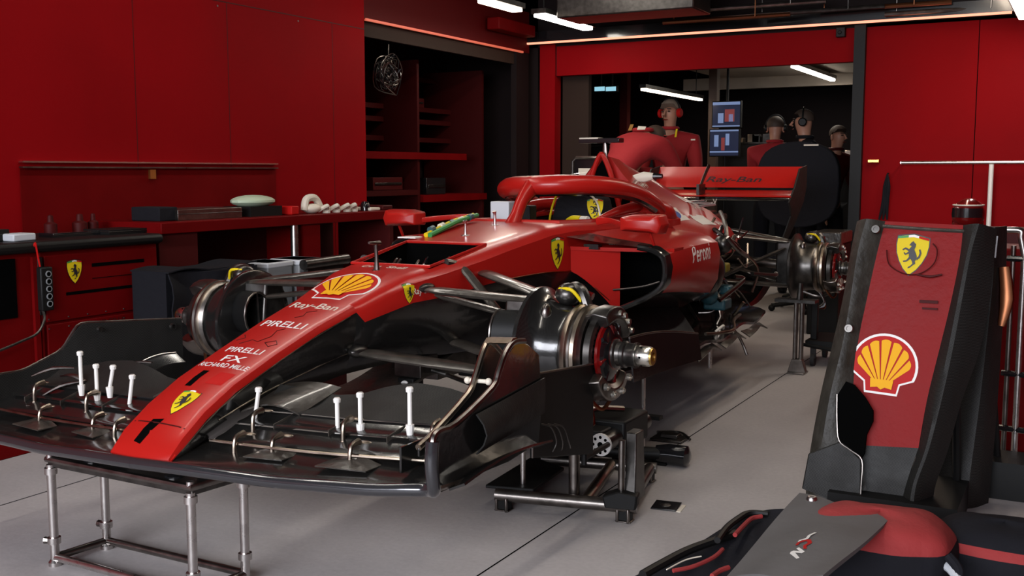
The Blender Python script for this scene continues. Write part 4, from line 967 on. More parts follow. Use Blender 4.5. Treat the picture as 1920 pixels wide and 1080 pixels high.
    for k in range(3): mb.tube([o+V(s*.8, .03*k, -.15), o+V(s*.84, .02*k, -.22-.02*k), o+V(s*.80, -.02, -.26)], .006, 6, k=4, m=k)
    mb.parts('brake_line', ['steel_dark', 'grey_light', 'copper'], top)
    return top
corner(1, 0, .705); corner(-1, 0, .705); corner(1, 3.6, .705, True); corner(-1, 3.6, .705, True)
# keel details under the front of the tub
mb = MB(); mb.box((.02, .02, .54), (.14, .14, .62)); mb.box((.05, .0, .47), (.12, .07, .54), 1); mb.lathe((.085, .0, .515), (0, -1, 0), [(0, .018), (.01, .018), (.01, .008), (0, .008)], 14, 2); mb.box((-.1, .2, .5), (.1, .5, .6)); mb.tube([(0, .1, .58), (.2, .1, .55), (.25, .2, .5)], .01, 8)
mb.build('keel_fitting', ['gunmetal', 'black', 'white_paint'], body, bevel=.006)
mb = MB(); mb.grid(lambda u, v: V(lerp(-.13, .13, v), lerp(-.62, .35, u), .60-.10*math.sin(PI*min(1, u*1.1))*(1-.2*abs(v-.5))), 14, 8, .008); mb.build('keel_guard', ['carbon_worn'], body, label='curved dark carbon guard under the nose')

# panel joint lines on the black flank of the nose, left side
mb = MB(); P = []
for y, q in ((-1.0, .35), (-.8, .5), (-.6, .6), (-.4, .62), (-.2, .6)):
    zt0, wt0, wm0, zr0, zb0, wb0 = tab(BT, y); P.append(V(lerp(wm0, wb0, q)+.006, y, lerp(zr0, zb0, q)))
mb.tube(P, .0025, 6, k=4); nj = mb.build('joint_line', ['titan'], nose)
mb = MB(); P = [V(tab(BT, y)[2]+.001, y, tab(BT, y)[3]-.002) for y in (-1.15, -1.0, -.8, -.6, -.4)]; mb.tube(P, .002, 6, k=3); mb.build('joint_line', ['titan'], nose)
# yellowish edge line where the red flank ends over the sidepod undercut
mb = MB(); P = [V(tab(BT, y)[2]+.003, y, tab(BT, y)[3]) for y in (.45, .6, .75, .9, 1.0)]+[V(.40, 1.02, .80), V(.47, 1.08, .72)]; mb.tube(P, .003, 6, k=3); mb.build('edge_line', ['copper'], body)
# ================================================================== FRONT WING
fw = None
def zt_(x): return .03*x
def elem(name, s, x0, x1, LE, TE, camb, th, m, parent, nx=14, wave=0):
    """LE/TE: functions x -> (y, z); lofted thin aerofoil from x0 to x1."""
    mb = MB(); secs_ = []; N = 8
    for i in range(nx+1):
        x = lerp(x0, x1, i/nx); y0, z0 = LE(x); y1, z1 = TE(x); L = math.hypot(y1-y0, z1-z0); d = V(0, (y1-y0)/L, (z1-z0)/L); n = V(0, -d.z, d.y); q = []
        for k in range(N+1):
            t = k/N; q.append(V(s*x, y0, z0+zt_(s*x))+d*L*t+n*(-camb*math.sin(PI*t)+th*(.12+math.sqrt(t)*(1-t)*1.5)))
        for k in range(N, -1, -1):
            t = k/N; q.append(V(s*x, y0, z0+zt_(s*x))+d*L*t+n*(-camb*math.sin(PI*t)-th*(.12+math.sqrt(t)*(1-t)*.6)))
        secs_.append(q)
    mb.ring(secs_, True, True); o = mb.build(name, [m], parent); return o, mb.tree()
def fl_(T): return lambda x: tab(T, x)
pins = {1: [(485, 732, 795), (632, 752, 812), (675, 742, 798), (768, 732, 800)], -1: [(150, 664, 725), (180, 688, 738), (212, 690, 730), (248, 708, 765)]}
for s in (1, -1):
    LE = fl_([(0, -1.215, .50), (.15, -1.21, .50), (.45, -1.17, .487), (.75, -1.14, .492), (.93, -1.12, .506 if s > 0 else .50)]); TE = fl_([(0, -1.02, .525), (.15, -1.0, .53), (.93, -.88, .53)])
    o, tr = elem('front_wing' if fw is None else 'main_element', s, -.0, .95, LE, TE, .004, .016, 'carbon', car if fw is None else fw, 18)
    if fw is None: fw = o
    mb = MB(); mb.tube([V(s*x, LE(x)[0]+.004, LE(x)[1]+zt_(s*x)+.002) for x in (0, .15, .3, .45, .6, .75, .86, .92)]+([V(.955, -1.15, .548), V(.962, -1.165, .58), V(.962, -1.17, .62), V(.962, -1.165, .672)] if s > 0 else []), .017, 12, k=4); mb.build('leading_edge', ['polished_carbon'], fw, label='shiny rounded leading edge')
    o2, t2 = elem('flap', s, .115, .93, fl_([(.1, -1.02, .535), (.5, -1.0, .535), (.93, -.99, .545)]), fl_([(.1, -.93, .562), (.5, -.915, .562), (.93, -.90, .567)]), .006, .009, 'carbon', fw)
    o3, t3 = elem('flap', s, .125, .93, fl_([(.1, -.935, .570), (.5, -.925, .570), (.93, -.91, .575)]), fl_([(.1, -.86, .590), (.5, -.85, .590), (.93, -.84, .597)]), .008, .008, 'carbon', fw)
    o4, t4 = elem('flap', s, .135, .90, fl_([(.1, -.865, .596), (.5, -.855, .596), (.9, -.845, .602)]), fl_([(.12, -.76, .655), (.2, -.72, .640), (.30, -.71, .622), (.40, -.70, .630), (.5, -.69, .660), (.6, -.68, .675), (.72, -.68, .665), (.82, -.70, .645), (.9, -.74, .632)]), .012, .007, 'carbon_matte', fw, 20)
    # fore-aft slot brackets and little adjusters
    for x in (.26, .46, .66, .84):
        mb = MB(); mb.grid(lambda u, v: V(s*(x+.01*u), lerp(-.93, -.84, u), lerp(.545, .575+.02*u, v)+zt_(s*x)), 5, 2, .003); mb.build('slot_bracket', ['carbon_worn'], fw)
    for x, y, z in ((.20, -.93, .590), (.52, -.92, .590), (.80, -.90, .60), (.36, -1.03, .552), (.62, -1.02, .555), (.24, -1.05, .55)):
        mb = MB(); c = V(s*x, y, z+zt_(s*x)); mb.tube([c+V(0, -.02, -.045), c+V(0, -.015, .01), c+V(0, .02, .018)], [.007, .006, .011], 8, k=4); mb.lathe(c+V(0, -.02, -.05), (0, 0, 1), [(0, .012), (.012, .011), (.012, 0)], 9); mb.ell(c+V(s*.012, .03, .016), (.022, .012, .004))
        mb.build('flap_adjuster', ['titan'], fw)
    for x0_, x1_ in ((.3, .42), (.55, .7)):
        mb = MB(); mb.grid(lambda u, v: V(s*lerp(x0_, x1_, u), lerp(-1.10, -1.03, v)+.02*u, .522+.018*v*math.sin(PI*u)+zt_(s*x0_)), 5, 4, .003); mb.build('turning_vane', ['carbon_worn'], fw)
    mb = MB(); mb.tube([V(s*.14, -1.06, .545+zt_(s*.14)), V(s*.5, -1.045, .542+zt_(s*.5)), V(s*.92, -1.01, .55+zt_(s*.92))], .005, 7, k=4); mb.build('wire_strip', ['titan'], fw)
    # under-nose shell where the element meets the nose
    mb = MB(); mb.grid(lambda u, v: V(s*lerp(.09, .30, v), lerp(-.90, -.70, u)+.04*v, lerp(.585, .635, u)+.035*math.sin(PI*v*.9)*(1-.5*u)+zt_(s*.2)), 10, 8, .005); mb.build('root_fairing', ['carbon_worn'], fw, label='curved worn carbon fairing beside the nose')
    # pins
    for (px, ytop, ybot) in pins[s]:
        Yp = -.895 if s > 0 else -.885
        a = PY(px, ytop, Yp); b = PY(px+(3 if s < 0 else 0), ybot, Yp); b.x = a.x; 
        mb = MB(); lean = V(0, 0, 0) if px not in (212, 248, 485) else V(-.02, 0, 0); mb.tube([b+lean, a], .0065, 9); mb.lathe(a, (0, 0, 1), [(-.004, .010), (.006, .011), (.010, .008), (.010, 0)], 10); mb.lathe(b+lean, (0, 0, 1), [(-.03, .008), (.0, .012), (.006, .012), (.006, 0)], 10)
        mb.build('pressure_pin', ['white_pin'], fw, label='thin pale upright pin')
# left endplate (the visible one) with two stepped rims
def rimmed(poly, x, th, name, m, rim, lean=0, s=1, parent=None, rm='steel_dark'):
    mb = MB(); mb.prism(poly, (x, 0, 0), (0, 1, 0), (0, 0, 1), th)
    for v in mb.v: v.x += lean*(v.z-.55)
    e = mb.build(name, [m], parent or fw, bevel=.003)
    mb = MB(); P = [V(x+th*.5+lean*(z-.55), y, z) for y, z in rim]; mb.tube(P, .009, 8, k=3); mb.build('rim', [rm], parent or fw) if False else None
    return mb
E1 = [(-1.15, .545), (-.80, .532), (-.62, .545), (-.60, .66), (-.62, .80), (-.70, .845), (-.765, .85), (-.81, .825), (-.845, .78), (-.88, .745), (-1.06, .692), (-1.14, .69), (-1.165, .665)]
r1 = rimmed(E1, .955, .012, 'endplate', 'carbon', [(-.95, .54), (-1.13, .55), (-1.16, .57), (-1.165, .665), (-1.14, .69), (-1.06, .692), (-.88, .748), (-.845, .784), (-.81, .828), (-.765, .853), (-.70, .848)])
r1.build('endplate_rim', ['steel_dark'], fw)
E2 = [(-1.08, .60), (-.64, .60), (-.60, .72), (-.66, .80), (-.72, .838), (-.755, .82), (-.80, .755), (-.84, .714), (-1.0, .65), (-1.08, .625)]
r2 = rimmed(E2, .86, .008, 'inner_fence', 'carbon', [(-1.08, .625), (-1.0, .65), (-.84, .716), (-.80, .757), (-.755, .823), (-.72, .841), (-.66, .802)])
r2.build('inner_fence_rim', ['titan'], fw)
mb = MB(); mb.grid(lambda u, v: V(lerp(.86, .965, u), lerp(-.74, -.70, v)-.04*u, lerp(.838, .850, u)+.012*math.sin(PI*v)), 4, 3, .006); mb.build('tip_bridge', ['titan'], fw)
mb = MB(); mb.tube([V(.84, -.80, .745), V(.90, -.79, .745)], .006, 8); mb.ell((.84, -.80, .745), (.01, .01, .01)); mb.ell((.90, -.79, .745), (.01, .01, .01)); mb.build('tie_bolt', ['cream'], fw)
mb = MB(); mb.grid(lambda u, v: V(lerp(.965, 1.01, v), lerp(-1.1, -.62, u), .540+.02*math.sin(PI*u)+.02*v), 8, 3, .006); mb.build('footplate', ['carbon'], fw)
mb = MB(); mb.grid(lambda u, v: V(.972+.03*math.sin(PI*v)*(1-u), lerp(-.98, -.60, u), lerp(.60, .70, v)+.03*u), 6, 4, .004); mb.build('dive_plane', ['carbon_matte'], fw)
mb = MB(); mb.grid(lambda u, v: V(.80, lerp(-1.07, -.92, u), lerp(.525, .592, v)+zt_(.8)), 3, 3, .006); mb.build('dividing_fence', ['carbon'], fw)
# right endplate: tall dark sheet
def rp(px, py, x): return PX(px, py, x)
mb = MB(); pts = []
prof = [(0, 702, 792), (40, 695, 802), (80, 675, 800), (115, 655, 790), (135, 625, 780), (152, 607, 770), (200, 604, 750), (260, 601, 735), (338, 598, 712)]
xs_ = [-.985, -.98, -.97, -.955, -.94, -.93, -.91, -.88, -.85]
top_ = [PX(px, a, x) for (px, a, b), x in zip(prof, xs_)]; bot_ = []
for t_, (px, a, b), x in zip(top_, prof, xs_): bot_.append(V(t_.x, t_.y, PX(px, b, x).z))
ring = [[t_, t_+V(.009, 0, 0), b_+V(.009, 0, 0), b_] for t_, b_ in zip(top_, bot_)]
front = [V(-.985, -1.10, .60), V(-.976, -1.10, .60), V(-.976, -1.10, .48), V(-.985, -1.10, .48)]
mb.ring([front]+ring, True, True); mb.build('endplate', ['carbon_matte'], fw)
mb = MB(); mb.tube([front[0]]+[t_ for t_ in top_], .006, 7, k=3); mb.build('endplate_rim', ['steel_dark'], fw)
mb = MB(); c = PX(322, 612, -.84); mb.lathe(c, (1, 0, 0), [(0, .014), (.012, .014), (.012, .008), (0.004, .008)], 12); c = PX(185, 617, -.90); mb.lathe(c, (1, 0, 0), [(0, .01), (.012, .01), (.012, 0)], 10); mb.build('endplate_bolt', ['gunmetal'], fw)
mb = MB(); a, b = PX(255, 685, -.80), PX(330, 662, -.76)
mb.grid(lambda u, v: lerp(a, b, u)+V(.05*v, 0, .012*math.sin(PI*u)-.03*v), 8, 3, .004); mb.build('turning_vane', ['black_gloss'], fw); mb = MB(); mb.tube([lerp(a, b, u/6)+V(0, 0, .012*math.sin(PI*u/6)+.002) for u in range(7)], .003, 6); mb.build('vane_edge', ['steel'], fw)
for (a, b) in (((60, 705), (140, 690)), ((75, 745), (155, 715)), ((115, 705), (160, 715)), ((50, 760), (130, 785)), ((230, 690), (285, 680)), ((255, 700), (275, 735))):
    mb = MB(); p, q = PX(a[0], a[1], -.80), PX(b[0], b[1], -.68); mb.tube([p, lerp(p, q, .5)+V(0, 0, .012), q], [.003, .007, .003], 7, k=4, flat=2.2); mb.build('turning_vane', ['steel_dark'], fw)

# ================================================================== STANDS
zt = .44
c4 = [PZ(88, 858, zt), PZ(360, 912, zt), PZ(462, 882, zt), PZ(190, 834, zt)]   # FL FR BR BL
cc = sum(c4, V(0, 0, 0))/4
t = thing('nose_stand', (cc.x, cc.y, FZ), 'low steel table stand under the car nose and front wing', 'stand')
mb = MB(); top4 = [V(p.x, p.y, zt) for p in c4]; mb.ring([[p+V(0, 0, -.028) for p in top4], top4], True, True); tp = mb.build('stand_top', ['gunmetal'], t, bevel=.004)
mb = MB(); mb.tube([p+V(0, 0, -.004) for p in top4], .010, 8, closed=True); mb.build('top_rail', ['steel_dark'], t)
ins = [cc+(p-cc)*.965 for p in top4]
for i, p in enumerate(ins):
    mb = MB(); p = V(p.x, p.y, 0); mb.tube([V(p.x, p.y, FZ+.0), V(p.x, p.y, zt-.02)], .0135, 16)
    mb.lathe((p.x, p.y, FZ), (0, 0, 1), [(0, .02), (.012, .02), (.02, .014)], 14); mb.lathe((p.x, p.y, FZ+.07), (0, 0, 1), [(0, .016), (0, .02), (.02, .02), (.02, .015)], 14)
    mb.lathe((p.x, p.y, zt-.05), (0, 0, 1), [(0, .016), (0, .019), (.02, .019), (.02, .015)], 14); mb.lathe((p.x, p.y, zt), (0, 0, 1), [(0, .012), (.012, .011), (.014, 0)], 12)
    mb.build('leg', ['steel'], t)
for a, b in ((0, 1), (3, 2), (0, 3), (1, 2)):
    mb = MB(); p, q = ins[a], ins[b]; mb.tube([V(p.x, p.y, FZ+.026), V(q.x, q.y, FZ+.026)], .012, 12); mb.build('crossbar', ['steel_dark' if a != 0 or b != 1 else 'steel'], t)
for p, r in ((ins[0], V(-.03, -.01, 0)), (ins[3], V(-.035, 0, 0))):
    mb = MB(); mb.tube([V(p.x, p.y, FZ+.078), V(p.x, p.y, FZ+.078)+r], [.008, .012], 8); mb.build('lock_lever', ['steel_dark'], t)
for fx in (.24, .80):
    for fy in (.25, .75):
        p = lerp(lerp(top4[0], top4[1], fx), lerp(top4[3], top4[2], fx), fy); mb = MB(); mb.lathe((p.x, p.y, zt), (0, 0, 1), [(0, .03), (.006, .03), (.01, .014), (.05, .013), (.052, .022), (.058, .022), (.058, 0)], 14); mb.build('support_pad', ['black_gloss'], t)
# trestle beside the left front hub
A = PZ(935, 935, FZ+.04); B = PZ(1190, 958, FZ+.04); A.z = B.z = 0; ux = (B-A).normalized(); uy = V(-ux.y, ux.x, 0); Ld = (B-A).length; Dp = .50
def TP(a, b, z): return A+ux*(a*Ld)+uy*(b*Dp)+V(0, 0, FZ+z)
t = thing('trestle', tuple(TP(.5, .5, 0)), 'heavy black and steel tube trestle on the floor by the left front hub', 'trestle')
mb = MB(); mb.tube([TP(-.02, 0, .055), TP(1.02, 0, .055)], .024, 16); mb.build('front_tube', ['steel_dark'], t)
mb = MB(); mb.tube([TP(.0, 1, .055), TP(1.0, 1, .055)], .022, 14); mb.build('rear_tube', ['steel_dark'], t)
for a, m in ((.02, 'gunmetal'), (.64, 'titan'), (.95, 'gunmetal')):
    mb = MB(); mb.tube([TP(a, 0.02, .055), TP(a, .98, .055)], .022, 14); mb.build('side_tube', [m], t)
for a in (.04, .93):
    for b in (0, 1):
        mb = MB(); c = TP(a, b, 0); mb.box(c+V(-.028, -.022, .0), c+V(.028, .022, .006)); mb.box(c+V(-.024, -.018, .006), c+V(.024, .018, .05), 1); mb.lathe(c+V(-.02, -.02, 0), (0, 0, 1), [(0, .006), (.05, .006), (.05, 0)], 8); mb.lathe(c+V(.02, -.02, 0), (0, 0, 1), [(0, .006), (.05, .006), (.05, 0)], 8); mb.build('foot', ['steel_dark', 'black'], t, bevel=.003)
mb = MB(); c = TP(.93, 0, 0); mb.prism([(-.06, .05), (.05, .05), (.055, .10), (-.02, .11), (-.07, .09)], c+V(0, -.03, 0), ux, (0, 0, 1), -.06); mb.build('corner_block', ['black'], t, bevel=.006)
mb = MB(); mb.prism([(-.06, 0), (.12, 0), (.16, .3), (.0, .42)], TP(.02, .0, .075), ux, uy, .012); mb.build('base_plate', ['black'], t, bevel=.003)
for (px, y0p, y1p, r, m, b_) in ((1077, 838, 935, .020, 'steel_dark', .1), (1165, 838, 925, .012, 'steel_dark', 0.02), (980, 850, 915, .010, 'steel', .12)):
    a_ = None; best = min([i/200 for i in range(0, 220)], key=lambda q: abs((lambda P: 960+FPX*((P-CP).dot(CR))/((P-CP).dot(CF)))(TP(q, b_, .06))-px))
    p = TP(best, b_, .06); mb = MB(); mb.tube([p, V(p.x, p.y, .385)], r, 14); mb.build('upright_post', [m], t)
p = TP(1.0, .18, .06); mb = MB(); q0, q1 = PX(1188, 925, p.x), PX(1180, 805, p.x); 
mb.ring([[V(q0.x-.02, q0.y-.035, FZ+.07), V(q0.x+.02, q0.y-.035, FZ+.07), V(q0.x+.02, q0.y+.06, FZ+.07), V(q0.x-.02, q0.y+.06, FZ+.07)], [V(q0.x-.04, q0.y+.02, .40), V(q0.x, q0.y+.02, .40), V(q0.x, q0.y+.09, .40), V(q0.x-.04, q0.y+.09, .40)]]); mb.build('slanted_brace', ['gunmetal'], t, bevel=.004)
a = PX(1128, 833, .80); mb = MB(); ed = PX(1207, 790, .80); ed.z = a.z; mb.tube([a, ed], .034, 20); mb.build('beam_tube', ['gunmetal'], t)
mb = MB(); mb.lathe(a+V(0, -.012, 0), (0, 1, 0), [(0, .0), (0, .041), (.012, .041), (.012, .03)], 24)
for k in range(8): q = k*PI/4; mb.lathe(a+V(.028*math.cos(q), -.0125, .028*math.sin(q)), (0, -1, 0), [(0, .006), (.0008, .005), (.0008, 0)], 8, 1)
mb.lathe(a+V(0, -.0125, 0), (0, -1, 0), [(0, .011), (.0012, .011), (.0012, 0)], 14, 1); mb.build('end_disc', ['white_paint', 'void'], t, label='white perforated end disc')
mb = MB(); c = PX(1000, 815, .62); c2 = PX(1200, 800, .86); mb.box((.34, a.y+.0, a.z-.02), (.80, a.y+.10, a.z+.045)); mb.box((.45, a.y+.12, a.z-.05), (.84, a.y+.36, a.z+.06)); mb.build('cross_beam', ['black'], t, bevel=.01)
mb = MB(); mb.tube([V(.70, a.y+.05, a.z+.05), V(.72, a.y+.1, a.z+.1), V(.80, a.y+.2, a.z+.09)], .012, 8, k=5); mb.ell((.70, a.y+.03, a.z+.06), (.03, .02, .015), 1); mb.tube([V(.60, a.y-.1, a.z+.1), V(.62, a.y-.12, a.z), V(.68, a.y-.08, a.z-.03)], .005, 6, k=5); mb.build('clamp', ['steel_dark', 'titan'], t)
# standing black panel hung between the wing tip and the hub
X_ = .90
P4 = [PX(999, 702, X_), PX(1114, 682, X_), PX(1112, 852, X_), PX(1000, 858, X_)]
mb = MB(); P4[3].y = P4[0].y; P4[2].y = P4[1].y; mb.ring([P4, [p+V(-.010, 0, 0) for p in P4]])
t = thing('black_panel', (X_, (P4[0].y+P4[1].y)/2, P4[3].z), 'flat black rectangular panel standing in front of the left front hub', 'panel')
mb.build('panel_sheet', ['black'], t, bevel=.003)
mb = MB(); mb.tube([P4[0], P4[1]], .004, 6); mb.tube([P4[0], P4[3]], .0035, 6); mb.build('panel_edge', ['steel_dark'], t)
mb = MB(); 
for k in range(3): c = PX(1012+12*k, 795, X_)+V(.004, 0, 0); mb.tube([c, c+V(.01, .05, -.02), c+V(.012, .08, -.07), c+V(.004, .07+.02*k, -.10)], .0025, 6, k=6)
mb.build('cable', ['gunmetal'], t)
mb = MB(); mb.tube([V(X_-.02, P4[2].y-.03, P4[2].z-.03), V(X_-.02, P4[2].y-.03, P4[2].z+.1)], .010, 8); mb.tube([V(X_-.02, P4[2].y-.03, P4[2].z-.01), V(.82, a.y+.05, a.z)], .01, 8); mb.build('panel_bracket', ['black'], t)
# slim pole with a small base behind the hub
b = PZ(1205, 862, FZ); t = thing('jack_pole', tuple(b), 'slim steel pole standing on the floor just behind the left front hub', 'pole')
c = PX(1204, 690, b.x); mb = MB(); mb.tube([b, V(b.x, b.y, c.z)], .0085, 10); mb.lathe(V(b.x, b.y, c.z), (0, 0, 1), [(-.03, .0085), (-.02, .016), (0, .016), (0, 0)], 10); mb.build('pole', ['steel'], t)
mb = MB(); c = PX(1204, 780, b.x); mb.box((b.x-.16, b.y-.02, c.z-.01), (b.x+.08, b.y+.02, c.z+.005)); mb.build('pole_tray', ['black'], t); mb = MB(); mb.box((b.x-.12, b.y-.05, FZ), (b.x+.12, b.y+.05, FZ+.012)); mb.build('pole_base', ['black'], t)
# black roller jack on the floor
b0 = PZ(1200, 862, FZ+.04); b1 = PZ(1288, 858, FZ+.04)
t = thing('floor_jack', (b1.x, b1.y, FZ), 'black floor jack with a rounded end lying right of the trestle', 'jack')
mb = MB(); mb.tube([V(b0.x-.3, b0.y, FZ+.048), V(b1.x-.05, b1.y, FZ+.045)], .028, 12); mb.build('jack_arm', ['black'], t)
mb = MB(); mb.tube([V(b1.x-.13, b1.y-.01, FZ+.043), V(b1.x-.08, b1.y, FZ+.044), V(b1.x+.00, b1.y, FZ+.044), V(b1.x+.012, b1.y, FZ+.044)], [.036, .044, .044, .02], 16); mb.build('jack_roller', ['black_gloss'], t)
mb = MB(); c = PZ(1262, 825, FZ); mb.box(c+V(-.09, -.06, 0), c+V(.06, .06, .012)); mb.box(c+V(-.05, -.03, .012), c+V(.03, .03, .03)); mb.tube([c+V(-.09, .03, .02), c+V(.0, .09, .015), c+V(.08, .0, .012)], .007, 7, k=4); mb.build('jack_plate', ['gunmetal'], t, bevel=.003)
# small floor plate
c = PZ(1253, 950, FZ); mb = MB(); mb.box(c+V(-.055, -.05, .0), c+V(.04, .05, .005), 0, rot=.15); mb.box(c+V(.042, -.045, .0), c+V(.058, .04, .003), 1, rot=.1); mb.ell(c+V(-.01, 0, .005), (.02, .02, .004), 2)
tag(mb.build('floor_plate', ['black_gloss', 'cream', 'gunmetal'], bevel=.001), 'small black square plate lying alone on the grey floor', 'plate')
# rear stand
b = PZ(1495, 700, FZ); t = thing('rear_stand', tuple(b), 'steel pole stand with a spread foot under the rear of the car', 'stand')
mb = MB(); h = PX(1495, 565, b.x).z; 
for d in (-.018, .018): mb.tube([b+V(d, 0, .06), V(b.x+d, b.y, h)], .014, 10)
mb.build('pole', ['steel_dark'], t)
mb = MB(); mb.box(b+V(-.05, -.05, 0), b+V(.05, .06, .012)); mb.prism([(-.055, .01), (.055, .01), (.03, .09), (-.03, .09)], b+V(0, -.03, 0), (1, 0, 0), (0, 0, 1), -.05); mb.build('foot', ['steel_dark'], t, bevel=.003)
mb = MB(); mb.tube([V(b.x, b.y, h), V(b.x, b.y+.02, h+.10)], [.02, .014], 10); mb.box(V(b.x-.14, b.y-.04, h-.012), V(b.x+.1, b.y+.06, h+.006)); mb.build('stand_head', ['gunmetal'], t)
# short pins under the car floor
b = PY(1331, 690, 1.9); mb = MB(); mb.tube([b, V(b.x, b.y, .47)], .011, 10); o = mb.build('jack_peg', ['steel'], flo)
# dark trolley and castors beyond the rear stand
c = PZ(1535, 690, FZ); t = thing('wheel_trolley', (c.x, c.y+.2, FZ), 'black trolley frame on castors beyond the rear stand', 'trolley')
mb = MB(); mb.box(c+V(-.1, .05, .12), c+V(.5, .45, .16)); mb.box(c+V(-.08, .1, .16), c+V(-.04, .14, .42)); mb.tube([c+V(-.1, 0, .14), c+V(.3, -.05, .10)], .012, 8); mb.build('trolley_frame', ['black'], t, bevel=.004)
for dx, dy in ((-.05, .06), (-.05, .4), (.4, .06), (.4, .4)):
    mb = MB(); mb.lathe(c+V(dx-.012, dy, .04), (1, 0, 0), [(0, .03), (0, .04), (.024, .04), (.024, 0)], 16); mb.box(c+V(dx-.016, dy-.012, .05), c+V(dx+.016, dy+.012, .12)); mb.build('castor', ['rubber'], t)
# black boxes seen past the rear hub
p0 = PY(1522, 434, 4.7); p1 = PY(1576, 434, 4.7); t = thing('equipment_case', (p0.x+.1, 4.8, FZ), 'black equipment case with a worn pale lid behind the left rear hub', 'case')
mb = MB(); mb.box((p0.x-.02, 4.7, FZ), (p1.x, 5.1, p0.z-.09)); mb.build('case_body', ['black'], t, bevel=.01)
mb = MB(); mb.box((p0.x, 4.68, p0.z-.09), (p1.x+.01, 5.1, p0.z)); mb.build('case_lid', ['carbon_worn'], t, bevel=.01)
p0 = PY(1074, 296, 4.7); p1 = PY(1122, 372, 4.7); t = thing('monitor_trolley', (p0.x+.2, 4.8, FZ), 'black rimmed trolley screen seen left of the car roll hoop', 'trolley')
mb = MB(); mb.tube([V(p0.x, 4.7, p1.z-.3), V(p0.x, 4.7, p0.z-.03), V(p0.x+.03, 4.7, p0.z), V(p0.x+.30, 4.7, p0.z), V(p0.x+.33, 4.7, p0.z-.03), V(p0.x+.33, 4.7, p1.z-.3)], .014, 8); mb.build('trolley_rim', ['steel_dark'], t)
mb = MB(); mb.box((p0.x+.015, 4.7, p1.z-.3), (p0.x+.315, 4.74, p0.z-.015)); mb.build('trolley_panel', ['black_gloss'], t)
mb = MB(); mb.box((p0.x+.07, 4.66, p0.z-.13), (p0.x+.24, 4.699, p0.z-.085)); mb.build('paper_tag', ['cream'], t)
mb = MB(); mb.box((p0.x+.03, 4.6, FZ), (p0.x+.3, 4.76, p1.z-.3)); mb.build('trolley_base', ['black'], t, bevel=.01)

# ================================================================== RIGHT SIDE: rail, helmet, gloves, cart
t = thing('wall_rail', tuple(PY(1800, 304, YB-.12)), 'thick pale metal rail on the right red wall, carried by a post', 'rail')
a, b = PY(1690, 305, YB-.12), PY(1900, 304, YB-.12); b.z = a.z
mb = MB(); mb.tube([a, V(3.6, b.y, a.z)], .014, 12); mb.tube([a+V(.0, .0, 0), a+V(0, .115, 0)], .01, 8); mb.build('rail_bar', ['steel'], t)
c = PY(1859, 310, YB-.12); mb = MB(); mb.tube([V(c.x, c.y, FZ), V(c.x, c.y, a.z-.014)], .017, 12); mb.build('rail_post', ['white_pin'], t)
q = PY(1638, 302, YB-.02); mb = MB(); mb.box((q.x-.04, YB-.05, q.z-.012), (q.x+.045, YB-.001, q.z+.012)); tag(mb.build('wall_hook', ['gold'], bevel=.003), 'small brass bracket on the wall beside the black pillar', 'hook')
c = PY(1664, 325, YB-.06); mb = MB()
for k in range(3): mb.tube([c, c+V(.015*(k-1), -.01*k, -.10), c+V(-.02+.012*k, 0, -.22), c+V(-.05+.03*k, 0, -.36)], [.004, .014, .017, .006], 9, k=5)
mb.tube([c+V(0, .06, .0), c], .004, 6)
tag(mb.build('hanging_gloves', ['black_cloth']), 'pair of black gloves hanging on the right red wall beside the pillar', 'gloves')
c = PY(1815, 410, 3.0); t = thing('tool_cart', (c.x+.3, 3.2, FZ), 'dark cart behind the leaning bodywork carrying the red helmet', 'cart')
zc = PY(1815, 431, 3.0).z
mb = MB(); mb.box((c.x-.35, 2.85, FZ+.12), (c.x+.9, 3.5, zc)); mb.build('cart_body', ['red_dark'], t, bevel=.01)
for dx, dy in ((-.3, 2.9), (.85, 2.9), (-.3, 3.45), (.85, 3.45)): mb = MB(); mb.lathe((c.x+dx-.012, dy, FZ+.05), (1, 0, 0), [(0, .05), (.024, .05), (.024, 0)], 14); mb.box((c.x+dx-.016, dy-.01, FZ+.06), (c.x+dx+.016, dy+.01, FZ+.121)); mb.build('castor', ['rubber'], t)
t = thing('helmet', (c.x, 3.0, zc), 'red helmet with dark markings on the cart behind the leaning bodywork', 'helmet')
mb = MB(); mb.ell((c.x, 3.0, zc+.085), (.085, .11, .088), 0, 20, 12); mb.lathe((c.x, 3.0, zc+.0005), (0, 0, 1), [(0, .07), (.03, .08), (.05, .08)], 20); hs = mb.build('helmet_shell', ['brake_red'], t)
mb = MB(); mb.ring([[V(c.x, 3.0, zc+.09)+V(.088*math.cos(a), .113*math.sin(a), z) for a in [math.radians(-150+12*k) for k in range(11)]] for z in (-.02, .0, .03)], False, False); mb.build('visor', ['black_gloss'], t)
mb = MB(); mb.tube([V(c.x, 3.0, zc+.135)+V(.078*math.cos(q*PI/12), .10*math.sin(q*PI/12), 0) for q in range(24)], .004, 6, closed=True); mb.build('helmet_trim', ['cream'], t)

# leaning body panels in the right foreground
def big_panel(name, label, L_, M1, M2, R_, yb, yt, red, cols):
    pass
zb_, ztp = None, None
def pl(px, py, top, yo=0):      # leaning plane: y grows with height
    # intersect the ray with the plane y = Y0 + k*(z-FZ)
    Y0, k = .50+yo, .22; d = _ray(px, py); tt = (Y0+k*(CP.z-FZ)-CP.y)/(d.y-k*d.z); return CP+d*tt
NP = V(0, -1, .22).normalized()
